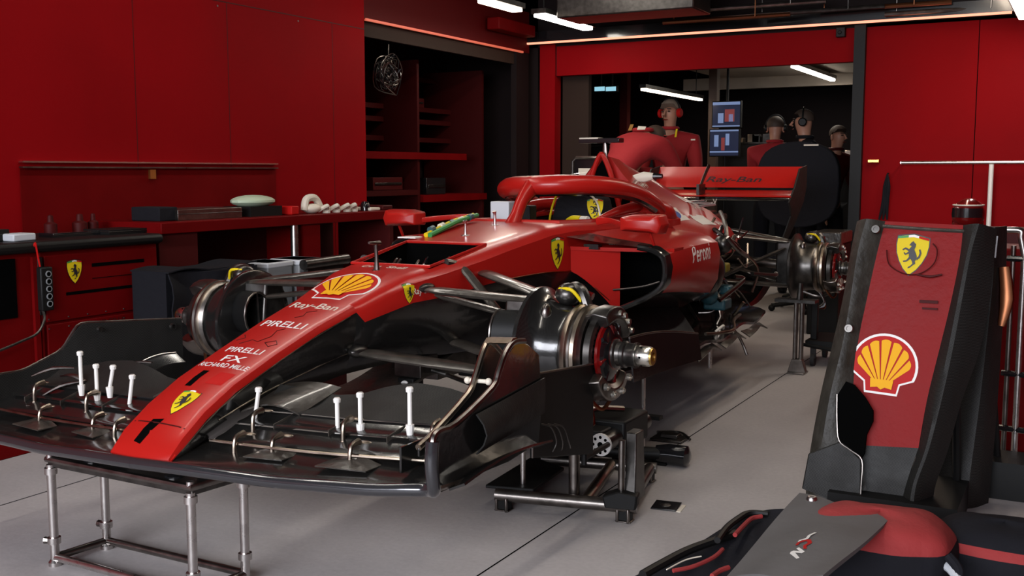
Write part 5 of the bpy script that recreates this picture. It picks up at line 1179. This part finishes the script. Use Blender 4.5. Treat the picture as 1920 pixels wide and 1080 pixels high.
# rows of silhouette columns in the photograph: left edge, ridge, red start, red end, right ridge, right edge
rows = [(412, 1604, 1628, 1660, 1806, 1838, 1868), (470, 1592, 1612, 1645, 1800, 1822, 1862), (560, 1577, 1598, 1625, 1782, 1805, 1852), (650, 1556, 1582, 1607, 1760, 1788, 1832), (740, 1535, 1560, 1600, 1738, 1768, 1800), (830, 1518, 1545, 1612, 1722, 1745, 1775), (895, 1509, 1535, 1622, 1700, 1722, 1752), (940, 1507, 1530, 1628, 1690, 1716, 1745), (1000, 1506, 1528, 1630, 1685, 1712, 1740)]
dep = [.03, -.035, .0, .0, -.045, .05]
t = thing('nose_body_panel', tuple(V(1.68, .52, FZ)), 'tall red and black bodywork panel with shield and shell emblems, leaning upright', 'bodywork panel')
G = []
def P_(px, py, d): q = pl(px, py, 0); return q+NP*(-d)
for r in rows:
    y_, xs_ = r[0], r[1:]; G.append([P_(x, y_+.05*(x-xs_[0])*(1 if i < 9 else 0), d) for i, (x, d) in enumerate(zip(xs_, dep))])
def dense(G, k=5):
    rws = [catmull(r, k) for r in G]; cols = list(zip(*rws)); cols = [catmull(c, 4) for c in cols]; return [list(r) for r in zip(*cols)]
def strip(c0, c1, name, m, th=.012, k=4, parent=t, lab=None, r0=0, r1=99):
    sub_ = [r[c0:c1+1] for r in G][r0:r1]
    rws = sub_ if c1-c0 > 1 or False else [[lerp(r[0], r[1], i/4) for i in range(5)] for r in sub_]
    if c1-c0 > 1: rws = [catmull(r, k) for r in sub_]
    cols = [catmull(list(c), 4) for c in zip(*rws)]; n1, n2 = len(cols)-1, len(cols[0])-1
    mb = MB(); mb.grid(lambda u, v: cols[int(round(u*n1))][int(round(v*n2))], n1, n2, th); return mb, mb.build(name, [m], parent, label=lab)
mL, oL = strip(0, 2, 'left_flange', 'flange')
mC, oC = strip(2, 3, 'red_face', 'red_satin', r1=6)
_, o_ = strip(2, 3, 'lower_face', 'carbon_matte', r0=5)
mR, oR = strip(3, 5, 'right_flange', 'carbon_matte')
Tc = [mC.tree()]
def ncl(px, py): return pl(px, py, 0)
upv = (ncl(1680, 500)-ncl(1650, 700)).normalized(); rgt = V(1, 0, 0)
tiltup = (ncl(1718, 440)-ncl(1700, 512)).normalized()
shield(oC, ncl(1709, 478)+NP*.0, (1, -.05, -.06), tiltup, .072, Tc)
shell(oC, ncl(1657, 686), (1, 0, -.05), tiltup, (.108, .108), Tc)
# loop of cord around the shield, small slot and dark recess on the left
mb = MB(); loop = [(1750, 458), (1758, 470), (1754, 492), (1738, 508), (1716, 516), (1690, 512), (1668, 496), (1664, 470)]
mb.tube([ncl(*q)+NP*.016 for q in loop], .0022, 6, k=4); mb.tube([ncl(1720, 516)+NP*.016, ncl(1745, 520)+NP*.02, ncl(1768, 516)+NP*.02], [.003, .005, .003], 7, k=4); mb.build('cord', ['red_dark'], oC)
mb = MB(); q = ncl(1742, 566)+NP*.013; mb.box(q+V(-.03, -.003, -.006), q+V(.03, .003, .004)); mb.box(q+V(-.02, -.003, -.028), q+V(.03, .003, -.022)); mb.build('panel_slot', ['red_dark'], oC)
rec = [(1590, 716), (1605, 722), (1625, 745), (1640, 770), (1640, 790), (1628, 815), (1624, 850), (1618, 860), (1600, 842), (1578, 826), (1574, 790), (1575, 740)]
ctr = ncl(1605, 790)
mb = MB(); P = [ncl(*q)+NP*.040 for q in rec]; ex = V(1, 0, 0); ey = V(0, .22, 1).normalized()
poly = [((p-ctr).dot(ex), (p-ctr).dot(ey)) for p in P]; mb.prism(poly, ctr+NP*.022, ex, ey, .016); mb.build('side_opening', ['void'], oC, label='black side opening in the lower left of the panel')
mb = MB(); mb.tube([ncl(*q)+NP*.046 for q in ((1574, 740), (1574, 790), (1578, 826), (1598, 843), (1620, 862), (1619, 905), (1617, 942))], .0035, 7, k=4); mb.build('opening_edge', ['steel_dark'], oC)
mb = MB(); mb.prism([((ncl(*q)-ctr).dot(ex), (ncl(*q)-ctr).dot(ey)) for q in ((1520, 850), (1578, 828), (1600, 845), (1619, 862), (1618, 942), (1560, 935), (1508, 915))], ctr+NP*.028, ex, ey, .012); mb.build('lower_skirt', ['carbon_matte'], oC, bevel=.004)
for px, py in ((1646, 434), (1596, 618)):
    mb = MB(); q = ncl(px, py)+NP*.045; mb.lathe(q, NP, [(0, .016), (.008, .014), (.008, .008), (.002, .008), (.002, 0)], 12); mb.build('fastener', ['gunmetal'], oC)
mb = MB(); mb.tube([ncl(1655, 424)-NP*.0, ncl(1735, 430), ncl(1812, 434)], .007, 8); mb.build('top_edge', ['carbon_worn'], oC)
mb = MB(); a = ncl(1610, 985); mb.box((a.x-.1, a.y-.05, FZ), (a.x+.32, a.y+.35, FZ+.10)); mb.tube([V(a.x+.05, a.y+.33, FZ+.05), ncl(1690, 600)-NP*.06], .014, 8); mb.tube([V(a.x+.28, a.y+.33, FZ+.05), ncl(1790, 600)-NP*.07], .014, 8); mb.build('support_frame', ['black'], t)
# second, darker panel behind on the right
rows2 = [(425, 1850, 1868, 1886), (520, 1838, 1864, 1884), (640, 1812, 1852, 1876), (760, 1782, 1838, 1868), (880, 1758, 1822, 1858), (1000, 1735, 1808, 1845)]
def pl2(px, py, d): q = _ray(px, py); Y0, k = .86, .16; tt = (Y0+k*(CP.z-FZ)-CP.y)/(q.y-k*q.z); return CP+q*tt+V(0, d, 0)
G2 = [[pl2(x, r[0], d) for x, d in zip(r[1:], (.0, -.05, .06))] for r in rows2]
rws = [catmull(r, 5) for r in G2]; cols = [catmull(list(c), 4) for c in zip(*rws)]; n1, n2 = len(cols)-1, len(cols[0])-1
t = thing('side_body_panel', tuple(V(1.95, .8, FZ)), 'narrow black bodywork panel standing right of the red emblem panel', 'bodywork panel')
mb = MB(); mb.grid(lambda u, v: cols[int(round(u*n1))][int(round(v*n2))], n1, n2, .01); so = mb.build('panel_skin', ['carbon_matte'], t)
mb = MB(); mb.tube([pl2(1862, 440, -.07), pl2(1858, 480, -.07)], .022, 6, flat=.3); mb.build('pale_sticker', ['grey_light'], so)
mb = MB(); P = [pl2(*q, -.02) for q in ((1884, 500), (1888, 560), (1878, 610))]; mb.tube(P, [.02, .026, .012], 10, k=4, flat=.5); mb.build('copper_duct', ['copper'], so)
mb = MB(); q = pl2(1800, 985, .14); mb.box((q.x-.02, q.y, FZ), (q.x+.22, q.y+.2, FZ+.14)); mb.tube([V(q.x+.1, q.y+.1, FZ+.1), pl2(1850, 600, .05)], .014, 8); mb.build('support_frame', ['black'], t)
# grey fabric flap on the top right of the panels
mb = MB(); q = pl2(1868, 440, -.06)
# tubular rack at the right edge
t = thing('tube_rack', tuple(V(2.2, .9, FZ)), 'steel tube rack at the right edge of the picture', 'rack')
def ra(px, py, y=1.3): return PY(px, py, y)
tz = ra(1900, 432).z; xa = ra(1893, 600).x; xb = ra(1912, 600).x
mb = MB(); mb.tube(catmull([V(xa-.05, 1.3, tz), V(xa+.02, 1.3, tz), V(xb-.01, 1.3, tz-.03), V(xb+.005, 1.3, tz-.10)], 6)+[V(xb+.005, 1.3, FZ)], .012, 12); mb.build('rack_tube', ['steel'], t)
mb = MB(); mb.tube([V(xa, 1.32, tz-.06), V(xa, 1.32, FZ)], .010, 12); mb.build('rack_tube', ['steel_dark'], t)
mb = MB(); mb.tube([V(xb+.10, 1.25, tz-.02), V(xb+.06, 1.2, FZ)], .02, 12); mb.build('rack_tube', ['steel_dark'], t)
for z in (tz-.11, .52, .30): mb = MB(); mb.tube([V(xa-.02, 1.31, z), V(xb+.12, 1.28, z)], .012, 8); mb.build('rack_clamp', ['black_gloss'], t)
mb = MB(); mb.box((xb-.12, 1.75, FZ), (xb+.9, 2.1, tz-.1)); mb.build('rack_board', ['red_cabinet'], t, bevel=.01)

# ================================================================== FOREGROUND BAGS
def soft(name, ctr, r, mats, label, cat, fn=None, mfn=None, grp=None, n=40, k=24, top=True):
    mb = MB(); ctr = Vector(ctr); secs_ = []
    for i in range(k+1):
        a = -PI/2+PI*i/k; ca = abs(math.cos(a))**.55; sa = math.copysign(abs(math.sin(a))**.7, math.sin(a)); ring_ = []
        for j in range(n):
            b = 2*PI*j/n; cb = math.copysign(abs(math.cos(b))**.7, math.cos(b)); sb = math.copysign(abs(math.sin(b))**.7, math.sin(b))
            wob = 1+.035*math.sin(3*b+4*a)+.02*math.sin(7*b-3*a)
            p = V(r[0]*ca*cb*wob, r[1]*ca*sb*wob, r[2]*sa*(1+.05*math.sin(2*b+a)))
            if fn: p = fn(p)
            ring_.append(ctr+p)
        secs_.append(ring_)
    mb.ring(secs_, True, True, (lambda i, j: mfn(i, j)) if mfn else 0)
    return mb
def zbag(px, py, z): return PZ(px, py, z)
# red and black bag (largest), under the grey mat
c = PZ(1645, 1040, .24); c = V(c.x, c.y+.02, FZ+.13)
t = thing('kit_bag', (c.x, c.y, FZ), 'red topped black kit bag half under the grey mat', 'bag')
mb = soft('', c, (.20, .16, .135), None, '', '', k=36, mfn=lambda i, j: 1 if i >= 22 else 0); ob = mb.build('bag_body', ['black_cloth', 'red_bag'], t)
mb = MB(); mb.tube([c+V(.19, -.08, .06), c+V(.22, -.10, .03), c+V(.21, -.12, -.01)], .014, 9, k=5); mb.build('strap', ['black_cloth'], t)
c2 = PZ(1800, 1060, .22); c2 = V(c2.x+.10, c2.y+.14, FZ+.11)
t = thing('kit_bag', (c2.x, c2.y, FZ), 'black kit bag with a thin red top edge, furthest right on the floor', 'bag')
mb = soft('', c2, (.20, .15, .112), None, '', '', k=36, mfn=lambda i, j: 1 if 21 <= i <= 23 else 0); mb.build('bag_body', ['black_cloth', 'red_bag'], t)
mb = MB(); q = PZ(1775, 1062, .26); mb.tube([q+V(-.04, .02, -.02), q, q+V(.04, -.05, -.02)], .012, 8, k=5); mb.build('clear_tube', ['grey_light'], t)
c3 = PZ(1330, 1010, .20)
# black bag with red piping, left of the mat
t = thing('holdall', (c3.x, c3.y, FZ), 'black holdall with red piping and looped handles left of the grey mat', 'bag')
o1, o2, o3, o4 = PZ(1180, 1085, .14), PZ(1290, 1030, .20), PZ(1400, 965, .24), PZ(1475, 955, .27)
top = catmull([o1, o2, o3, o4], 6); secs_ = []
for i, p in enumerate(top):
    u = i/(len(top)-1); wv = V(.30, -.28, 0)
    secs_.append([V(p.x, p.y, FZ), p, p+V(.02, -.02, .012), lerp(p, p+wv, .5)+V(0, 0, -.02-.02*math.sin(5*u)), p+wv+V(0, 0, -.05), V(p.x+wv.x, p.y+wv.y, FZ)])
mb = MB(); mb.ring(secs_, True, True); mb.build('bag_body', ['black_cloth'], t)
for (A_, z_, r, m) in (([(1205, 1078), (1240, 1058), (1290, 1032), (1345, 1012), (1378, 1000)], .235, .013, 'black'), ([(1262, 1070), (1300, 1062), (1338, 1045), (1355, 1030)], .235, .006, 'red_bag'), ([(1378, 1003), (1395, 985), (1410, 972), (1428, 968)], .26, .007, 'red_bag'), ([(1345, 1013), (1362, 990), (1385, 972), (1405, 962), (1440, 964)], .26, .010, 'black'), ([(1335, 1080), (1350, 1070), (1366, 1064)], .24, .007, 'red_bag'), ([(1250, 1068), (1285, 1050), (1315, 1043)], .245, .002, 'cream')):
    mb = MB(); mb.tube([PZ(*q, z_) for q in A_], r, 8, k=5); mb.build('handle' if m == 'black' else 'piping', [m], t)
# grey mat draped on the bags
M4 = [(1500, 930), (1672, 975), (1545, 1090), (1365, 1085)]
zz4 = [.33, .345, .37, .30]
W4 = [PZ(*q, z) for q, z in zip(M4, zz4)]
def matf(u, v):
    p = lerp(lerp(W4[0], W4[1], u), lerp(W4[3], W4[2], u), v); return p+V(0, 0, .012*math.sin(PI*u)*math.sin(PI*v)+.004*math.sin(9*u+5*v))
mm = MB(); mm.grid(matf, 16, 16, -.010); t = mm.build('grey_mat', ['grey_mat']); tag(t, 'grey rubbery mat with a white and red mark lying over the bags', 'mat')
Tm = mm.tree()
q = PZ(1507, 1030, .35); r_ = (PZ(1545, 1005, .35)-PZ(1470, 1050, .35)).normalized(); u_ = V(0, 0, 1).cross(r_)
S1 = [(-1, -.35), (-.75, .25), (-.62, .3), (-.62, -.15), (-.45, -.3), (-.3, .15), (-.38, .2), (-.5, -.12), (-.52, .35), (-.7, .5), (-.85, .4), (-1.08, -.3)]
decal('emblem', [(*flat_mesh([(-1.1, -.3), (-.8, .3), (-.66, .38), (-.55, .3), (-.55, -.02), (-.36, .32), (-.26, .25), (-.5, -.25), (-.66, -.22), (-.68, .12), (-1.0, -.38)], .3), 0), (*flat_mesh([(-.35, -.05), (-.1, .15), (.15, .1), (.3, .3), (.1, .5), (-.1, .42), (-.15, .55), (.12, .66), (.45, .42), (.45, .18), (.2, -.08), (-.1, -.02), (-.3, -.2)], .3), 1), (*flat_mesh([(.1, .62), (.3, .72), (.5, .5), (.8, .62), (1.1, .52), (1.1, .38), (.8, .46), (.5, .34), (.35, .4), (.3, .55)], .3), 0)], ['white_paint', 'sign_red'], t, q-u_*.01, r_, u_, (.085, .05), Tm, .001)
mb = MB()
for px, py in ((1522, 938), (1650, 975)):
    q = PZ(px, py, .345); mb.lathe(q, (0, 0, 1), [(-.01, .016), (.006, .016), (.012, .012), (.012, .006), (.004, .006)], 14)
mb.parts('eyelet', ['steel'], t)
mb = MB(); mb.grid(lambda u, v: lerp(PZ(1490, 960, .30), PZ(1512, 925, .36), u)+V(.0, .04*v, -.10*v), 4, 3, .006); 
# ================================================================== PEOPLE AND THE BACK ROOM
def skin_mesh(name, joints, bones, m, parent, sub=2, label=None):
    """joints: list of (pos, rx, ry); bones: index pairs. Grown with the Skin modifier, then kept as a plain mesh."""
    off = ORG[parent.name]; me = D.meshes.new(name); me.from_pydata([Vector(j[0])-off for j in joints], bones, [])
    o = D.objects.new(name, me); COL.objects.link(o); md = o.modifiers.new('s', 'SKIN'); md.use_smooth_shade = True
    sv = me.skin_vertices[0].data
    for i, j in enumerate(joints): sv[i].radius = (j[1], j[2]); sv[i].use_root = (i == 0)
    ss = o.modifiers.new('u', 'SUBSURF'); ss.levels = sub; ss.render_levels = sub
    dg = bpy.context.evaluated_depsgraph_get(); nm = D.meshes.new_from_object(o.evaluated_get(dg)); o.modifiers.clear(); o.data = nm; D.meshes.remove(me); nm.name = name
    nm.materials.clear(); nm.materials.append(MAT[m])
    for p in nm.polygons: p.use_smooth = True; p.material_index = 0
    o.parent = parent; ORG[o.name] = off.copy()
    if label: o['label'] = label
    return o
def person(px, py, y, facing, label, jacket, hairm, bend=0., nod=0, arms='front', H=None, headset=None, turn=0, bald=False, dark=False):
    hd = PY(px, py, y); Ht = (hd.z-FZ) if H is None else H     # py = top of the head
    base = V(hd.x, y, FZ); k = (Ht+.0)/1.8/(1-.10*bend); t = thing('person', tuple(base), label, 'person')
    F_ = V(math.sin(facing), -math.cos(facing), 0); S_ = V(math.cos(facing), math.sin(facing), 0)     # facing 0 = towards the camera side (-y)
    def J(s, f, z): return base+S_*s*k+F_*f*k+V(0, 0, z*k)
    b = bend; hip = (0, -.02-b*.25, .95); ch = (0, .0+b*.10, 1.28-b*.08); nk = (0, .02+b*.30, 1.50-b*.17); hx, hy, hz = 0, .04+b*.42+nod*.05, 1.68-b*.20-nod*.19
    J0 = lambda q, rx, ry: (J(*q), rx*k, ry*k)
    wr = {'front': [(.20, .26, 1.10), (.10, .38, 1.12)], 'down': [(.27, .05, 1.10), (.27, .14, .88)], 'fold': [(.24, .16, 1.12), (.02, .26, 1.10)]}[arms]
    jt = [J0(hip, .13, .10), J0((0, lerp(hip[1], ch[1], .5), 1.12-b*.03), .14, .11), J0(ch, .17, .12), J0((0, nk[1]-.02, nk[2]-.055), .15, .10), J0((0, nk[1], nk[2]+.035), .068, .068)]
    bn = [(0, 1), (1, 2), (2, 3), (3, 4)]
    hands = []
    for s in (1, -1):
        i0 = len(jt); sh = (s*.205, nk[1]-.03, nk[2]-.075); el_ = (s*wr[0][0], wr[0][1]+b*.25, wr[0][2]-b*.04); ha = (s*wr[1][0], wr[1][1]+b*.25, wr[1][2]-b*.04)
        jt += [J0(sh, .082, .09), J0(el_, .055, .055), J0(ha, .042, .042)]; bn += [(3, i0), (i0, i0+1), (i0+1, i0+2)]; hands.append((s, el_, ha))
    # body: one continuous surface with legs, head, arms and hands
    bj = [J0(hip, .10, .085), J0((0, ch[1], 1.1), .09, .07), J0((0, nk[1]-.02, nk[2]-.06), .08, .06), J0((0, nk[1], nk[2]+.02), .052, .052), J0((0, hy-.01, hz-.07), .055, .07), J0((0, hy, hz), .078, .092), J0((0, hy-.01, hz+.055), .062, .075)]
    bb_ = [(0, 1), (1, 2), (2, 3), (3, 4), (4, 5), (5, 6)]
    for s in (1, -1):
        i0 = len(bj); bj += [J0((s*.10, hip[1], .88), .075, .08), J0((s*.11, -.0, .50), .05, .055), J0((s*.11, -.02, .09), .035, .04), J0((s*.12, .12, .035), .035, .03)]; bb_ += [(0, i0), (i0, i0+1), (i0+1, i0+2), (i0+2, i0+3)]
    for s, e_, h_ in hands:
        i0 = len(bj); sh = (s*.17, nk[1]-.03, nk[2]-.09); dh = (Vector(h_)-Vector(e_)).normalized()
        p1 = Vector(h_)+dh*.05; bj += [J0(sh, .05, .05), J0(e_, .035, .035), J0(h_, .026, .022), J0(tuple(p1), .036, .018)]; bb_ += [(2, i0), (i0, i0+1), (i0+1, i0+2), (i0+2, i0+3)]
        for f in range(4):
            q = Vector(p1)+V(0, 0, 0)+V(s*0, 0, (.022-.015*f)); n = len(bj); ln = (.045, .055, .052, .04)[f]
            bj += [J0(tuple(q+dh*.035), .009, .009), J0(tuple(q+dh*(.035+ln)+V(-s*.012, 0, -.012)), .008, .008)]; bb_ += [(i0+3, n), (n, n+1)]
        n = len(bj); bj += [J0(tuple(Vector(h_)+dh*.04+V(-s*.02, .0, .035)), .010, .010), J0(tuple(Vector(h_)+dh*.075+V(-s*.03, .0, .05)), .009, .009)]; bb_ += [(i0+2, n), (n, n+1)]
    skin_mesh('body', bj, bb_, 'skin', t, 2)
    jk = skin_mesh('jacket', jt, bn, jacket, t, 2)
    skin_mesh('trousers', [J0((0, hip[1], .98), .135, .11), J0((.10, hip[1], .86), .10, .10), J0((.11, 0, .5), .072, .078), J0((.11, -.02, .13), .06, .06), J0((-.10, hip[1], .86), .10, .10), J0((-.11, 0, .5), .072, .078), J0((-.11, -.02, .13), .06, .06)], [(0, 1), (1, 2), (2, 3), (0, 4), (4, 5), (5, 6)], 'black_cloth', t, 2)
    for s in (1, -1): mb = MB(); q = J(s*.115, .05, .035); mb.ell(q, (.05*k, .13*k, .045*k), 0, R=Matrix.Rotation(facing, 3, 'Z')); mb.build('shoe', ['black'], t)
    # collar
    mb = MB(); c = J(0, nk[1], nk[2]+.045); mb.tube([c+(S_*math.cos(a)*.07+F_*math.sin(a)*.07)*k for a in [2*PI*j/16 for j in range(16)]], .016*k, 8, closed=True); mb.build('collar', [jacket], jk)
    # face and hair, head turned on the neck
    fa = facing+turn; F2 = V(math.sin(fa), -math.cos(fa), 0); S2 = V(math.cos(fa), math.sin(fa), 0)
    def Hd(s, f, z): return base+F_*(hy)*k+V(0, 0, hz*k)+S2*s*k+F2*f*k+V(0, 0, z*k)
    mb = MB(); mb.tube([Hd(0, .085, .02), Hd(0, .115, -.025), Hd(0, .09, -.03)], [.008*k, .014*k, .008*k], 8); mb.build('nose', ['skin'], t)
    for s in (1, -1): mb = MB(); mb.ell(Hd(s*.082, -.01, -.01), (.016*k, .02*k, .032*k), 0); mb.build('ear', ['skin'], t)
    for s in (1, -1): mb = MB(); mb.ell(Hd(s*.032, .084, .012), (.012*k, .012*k, .007*k), 0); mb.build('eye', ['hair'], t)
    mb = MB()
    mb.tube([Hd(-.024, .088, -.06), Hd(0, .094, -.061), Hd(.024, .088, -.06)], .004*k, 6)
    mb.build('mouth', ['brake_red'], t)
    for s in (1, -1): mb = MB(); mb.tube([Hd(s*.018, .09, .034), Hd(s*.05, .078, .034)], .005*k, 6); mb.build('eyebrow', ['hair'], t)
    mb = MB(); secs_ = []
    for i in range(9):
        a = PI/2-i/8*(1.75 if not bald else 1.5); ring_ = []
        for j in range(20):
            bb2 = 2*PI*j/20; fr = math.cos(bb2); aa = max(a, .55) if fr > .35 else (max(a, .15) if fr > -.1 else a)
            rr = math.cos(aa); ring_.append(Hd(.088*rr*math.sin(bb2), .102*rr*fr-.004, .03+.094*math.sin(aa)))
        secs_.append(ring_)
    mb.ring(secs_, True, True); mb.build('hair', [hairm], t)
    if headset:
        mb = MB(); mb.tube([Hd(.093*math.cos(a), -.0, .02+.115*math.sin(a)) for a in [PI*j/12 for j in range(13)]], .008*k, 8); hs_ = mb.build('headset', ['black'], t)
        for s in (1, -1): mb = MB(); mb.lathe(Hd(s*.080, 0, .0), S2*s, [(0, .038*k), (.022*k, .04*k), (.032*k, .03*k), (.032*k, 0)], 16); mb.build('ear_cup', [headset], hs_)
    # marks on the jacket
    return t, jk, J
t, jk, J = person(1257, 187, 6.35, .35, 'person in a red jacket with red ear muffs, standing and looking down', 'red_cloth', 'hair_grey', .15, 0, 'fold', headset='sign_red', turn=-.5)
c = J(-.07, .2, 1.36)
mb = MB(); q = PY(1267, 250, c.y-.02); mb.prism([(-.012, -.035), (.006, -.035), (.018, .04), (.0, .04)], q, (1, 0, 0), (0, 0, 1), -.004); q = PY(1300, 262, c.y); mb.box(q+V(-.02, -.01, -.006), q+V(.02, -.0, .006), 1); mb.build('jacket_badge', ['yellow', 'cream'], jk)
t, jk, J = person(1168, 215, 5.12, PI-.25, 'person in a red jacket bending forward, seen from behind', 'red_cloth', 'hair', .8, 1, 'front', H=1.84)
q = PY(1188, 240, 5.02); mb = MB(); mb.prism([(-.05, -.02), (-.02, -.02), (.0, .03), (-.03, .03)], q, (1, 0, 0), (0, 0, 1), -.004); mb.prism([(.03, -.015), (.10, -.015), (.11, .01), (.04, .015)], q, (1, 0, 0), (0, 0, 1), -.004, 1); mb.build('jacket_lettering', ['gold', 'cream'], jk)
person(1453, 216, 7.3, PI+.2, 'person in a red jacket seen from behind facing the dark screens', 'red_cloth', 'hair', .2, 0, 'front', headset='black')
person(1515, 205, 6.65, -1.2, 'person in black with a dark headset seen in profile at the right', 'black_cloth', 'hair', .0, 0, 'down', headset='black', turn=-.2)
person(1562, 235, 7.75, 1.0, 'person in dark red standing deep in the shade by the black pillar', 'red_dark', 'hair', .1, 0, 'down')
# big black chair back / cover before the right-hand people
p0, p1 = PY(1420, 266, 5.75), PY(1575, 380, 5.75)
t = thing('office_chair', ((p0.x+p1.x)/2, 5.75, FZ), 'black high backed chair before the people at the right of the doorway', 'chair')
mb = MB(); W_ = (p1.x-p0.x)/2; cx_ = (p0.x+p1.x)/2
mb.ring([[V(cx_+W_*math.cos(a)*(1 if abs(math.cos(a)) < .8 else .98), y, (p0.z-.36)+.36*math.copysign(abs(math.sin(a))**.6, math.sin(a))) for a in [2*PI*j/28 for j in range(28)]] for y in (5.72, 5.75, 5.82)]); mb.build('backrest', ['black_cloth'], t, bevel=.01)
mb = MB(); mb.box((cx_-.26, 5.3+.54, .50), (cx_+.26, 6.3, .60)); mb.build('seat', ['black_cloth'], t, bevel=.02)
mb = MB(); mb.tube([(cx_, 6.05, .18), (cx_, 6.05, .5)], .03, 12); mb.box((cx_-.03, 5.8, .42), (cx_+.03, 6.1, .50)); mb.build('seat_post', ['gunmetal'], t)
mb = MB()
for k in range(5): a = 2*PI*k/5; mb.tube([V(cx_, 6.05, .18), V(cx_+.28*math.cos(a), 6.05+.28*math.sin(a), .15)], .02, 8); mb.ell((cx_+.28*math.cos(a), 6.05+.28*math.sin(a), .13), (.03, .03, .03))
mb.build('chair_base', ['black'], t)
q = PY(1521, 272, 5.7); mb = MB(); mb.box(q+V(-.06, -.004, -.006), q+V(.06, .004, .006)); mb.build('chair_tag', ['cream'], t)
# screens
def screen(px0, py0, px1, py1, y, m, label, marks=()):
    a, b = PY(px0, py0, y), PY(px1, py1, y); b.z = PY(px0, py1, y).z; t = thing('monitor', ((a.x+b.x)/2, y, b.z), label, 'monitor', 'monitors in the back room')
    mb = MB(); mb.box((a.x-.01, y, b.z-.01), (b.x+.01, y+.05, a.z+.01)); mb.tube([V((a.x+b.x)/2, y+.03, a.z+.01), V((a.x+b.x)/2, y+.03, CZ+.1)] if py0 < 240 else [V((a.x+b.x)/2, y+.03, b.z-.01), V((a.x+b.x)/2, y+.03, FZ)], .015, 8); mb.build('monitor_case', ['black'], t)
    mb = MB(); mb.box((a.x, y-.004, b.z), (b.x, y-.001, a.z)); sc_ = mb.build('screen', [m], t)
    for (u0, v0, u1, v1, mm_) in marks:
        mb = MB(); mb.box((lerp(a.x, b.x, u0), y-.007, lerp(a.z, b.z, v0)), (lerp(a.x, b.x, u1), y-.004, lerp(a.z, b.z, v1))); mb.build('screen_image', [mm_], sc_)
screen(1337, 192, 1387, 238, 7.8, 'screen_dark', 'upper blue lit monitor in the dark back room', [(0, 0, 1, .12, 'screen_blue'), (.2, .45, .4, .85, 'screen_blue'), (.45, .3, .8, .8, 'screen_red'), (.05, .2, .25, .35, 'screen_dark'), (.6, .5, .75, .8, 'screen_blue'), (0, .95, 1, 1, 'screen_blue')])
screen(1332, 244, 1384, 292, 7.8, 'screen_dark', 'lower blue lit monitor in the dark back room', [(0, 0, 1, .06, 'screen_blue'), (.15, .2, .3, .65, 'screen_blue'), (.4, .3, .52, .8, 'screen_red'), (.55, .15, .68, .6, 'screen_blue'), (0, .82, 1, .88, 'screen_blue')])
screen(1115, 163, 1134, 171, 7.6, 'screen_cyan', 'left half of the small cyan display high in the back room')
screen(1136, 163, 1155, 171, 7.6, 'screen_cyan', 'right half of the small cyan display high in the back room')
for i, (px, py, y) in enumerate([(1165, 275, 6.9), (1400, 270, 8.3), (1595, 300, 8.6)]):
    p = PY(px, py, y); mb = MB(); h = p.z; mb.box((p.x-.35, y, FZ), (p.x+.35, y+.5, h-.0)); mb.box((p.x-.36, y-.01, h), (p.x+.36, y+.5, h+.02), 1)
    for j in range(6):
        q = random.uniform(-.3, .3); hh = random.uniform(.03, .1); mb.box((p.x+q-.04, y+.1, h+.02), (p.x+q+.04, y+.2, h+.02+hh), 2 if j % 2 else 1)
    tag(mb.build('equipment_rack', ['black', 'gunmetal', 'titan'], bevel=.004), ['dark equipment rack behind the man bending forward', 'dark equipment rack beside the blue monitors', 'dark equipment rack at the right end of the back room'][i], 'rack')
for px, m in ((1168, 'red_shelf'), (1335, 'wall_brown')):
    p = PY(px, 200, 8.0); mb = MB(); mb.box((p.x-.04, 8.0, FZ), (p.x+.05, 8.1, 3.2)); tag(mb.build('curtain_post', [m]), 'dark red post in the back room left of the bending man' if px == 1168 else 'brown post in the back room beside the blue monitors', 'post')
# ------------------------------------------------------------------ lower everything so that the floor lies at z = 0
for o in list(COL.objects):
    if o.parent is None: o.location.z -= FZ
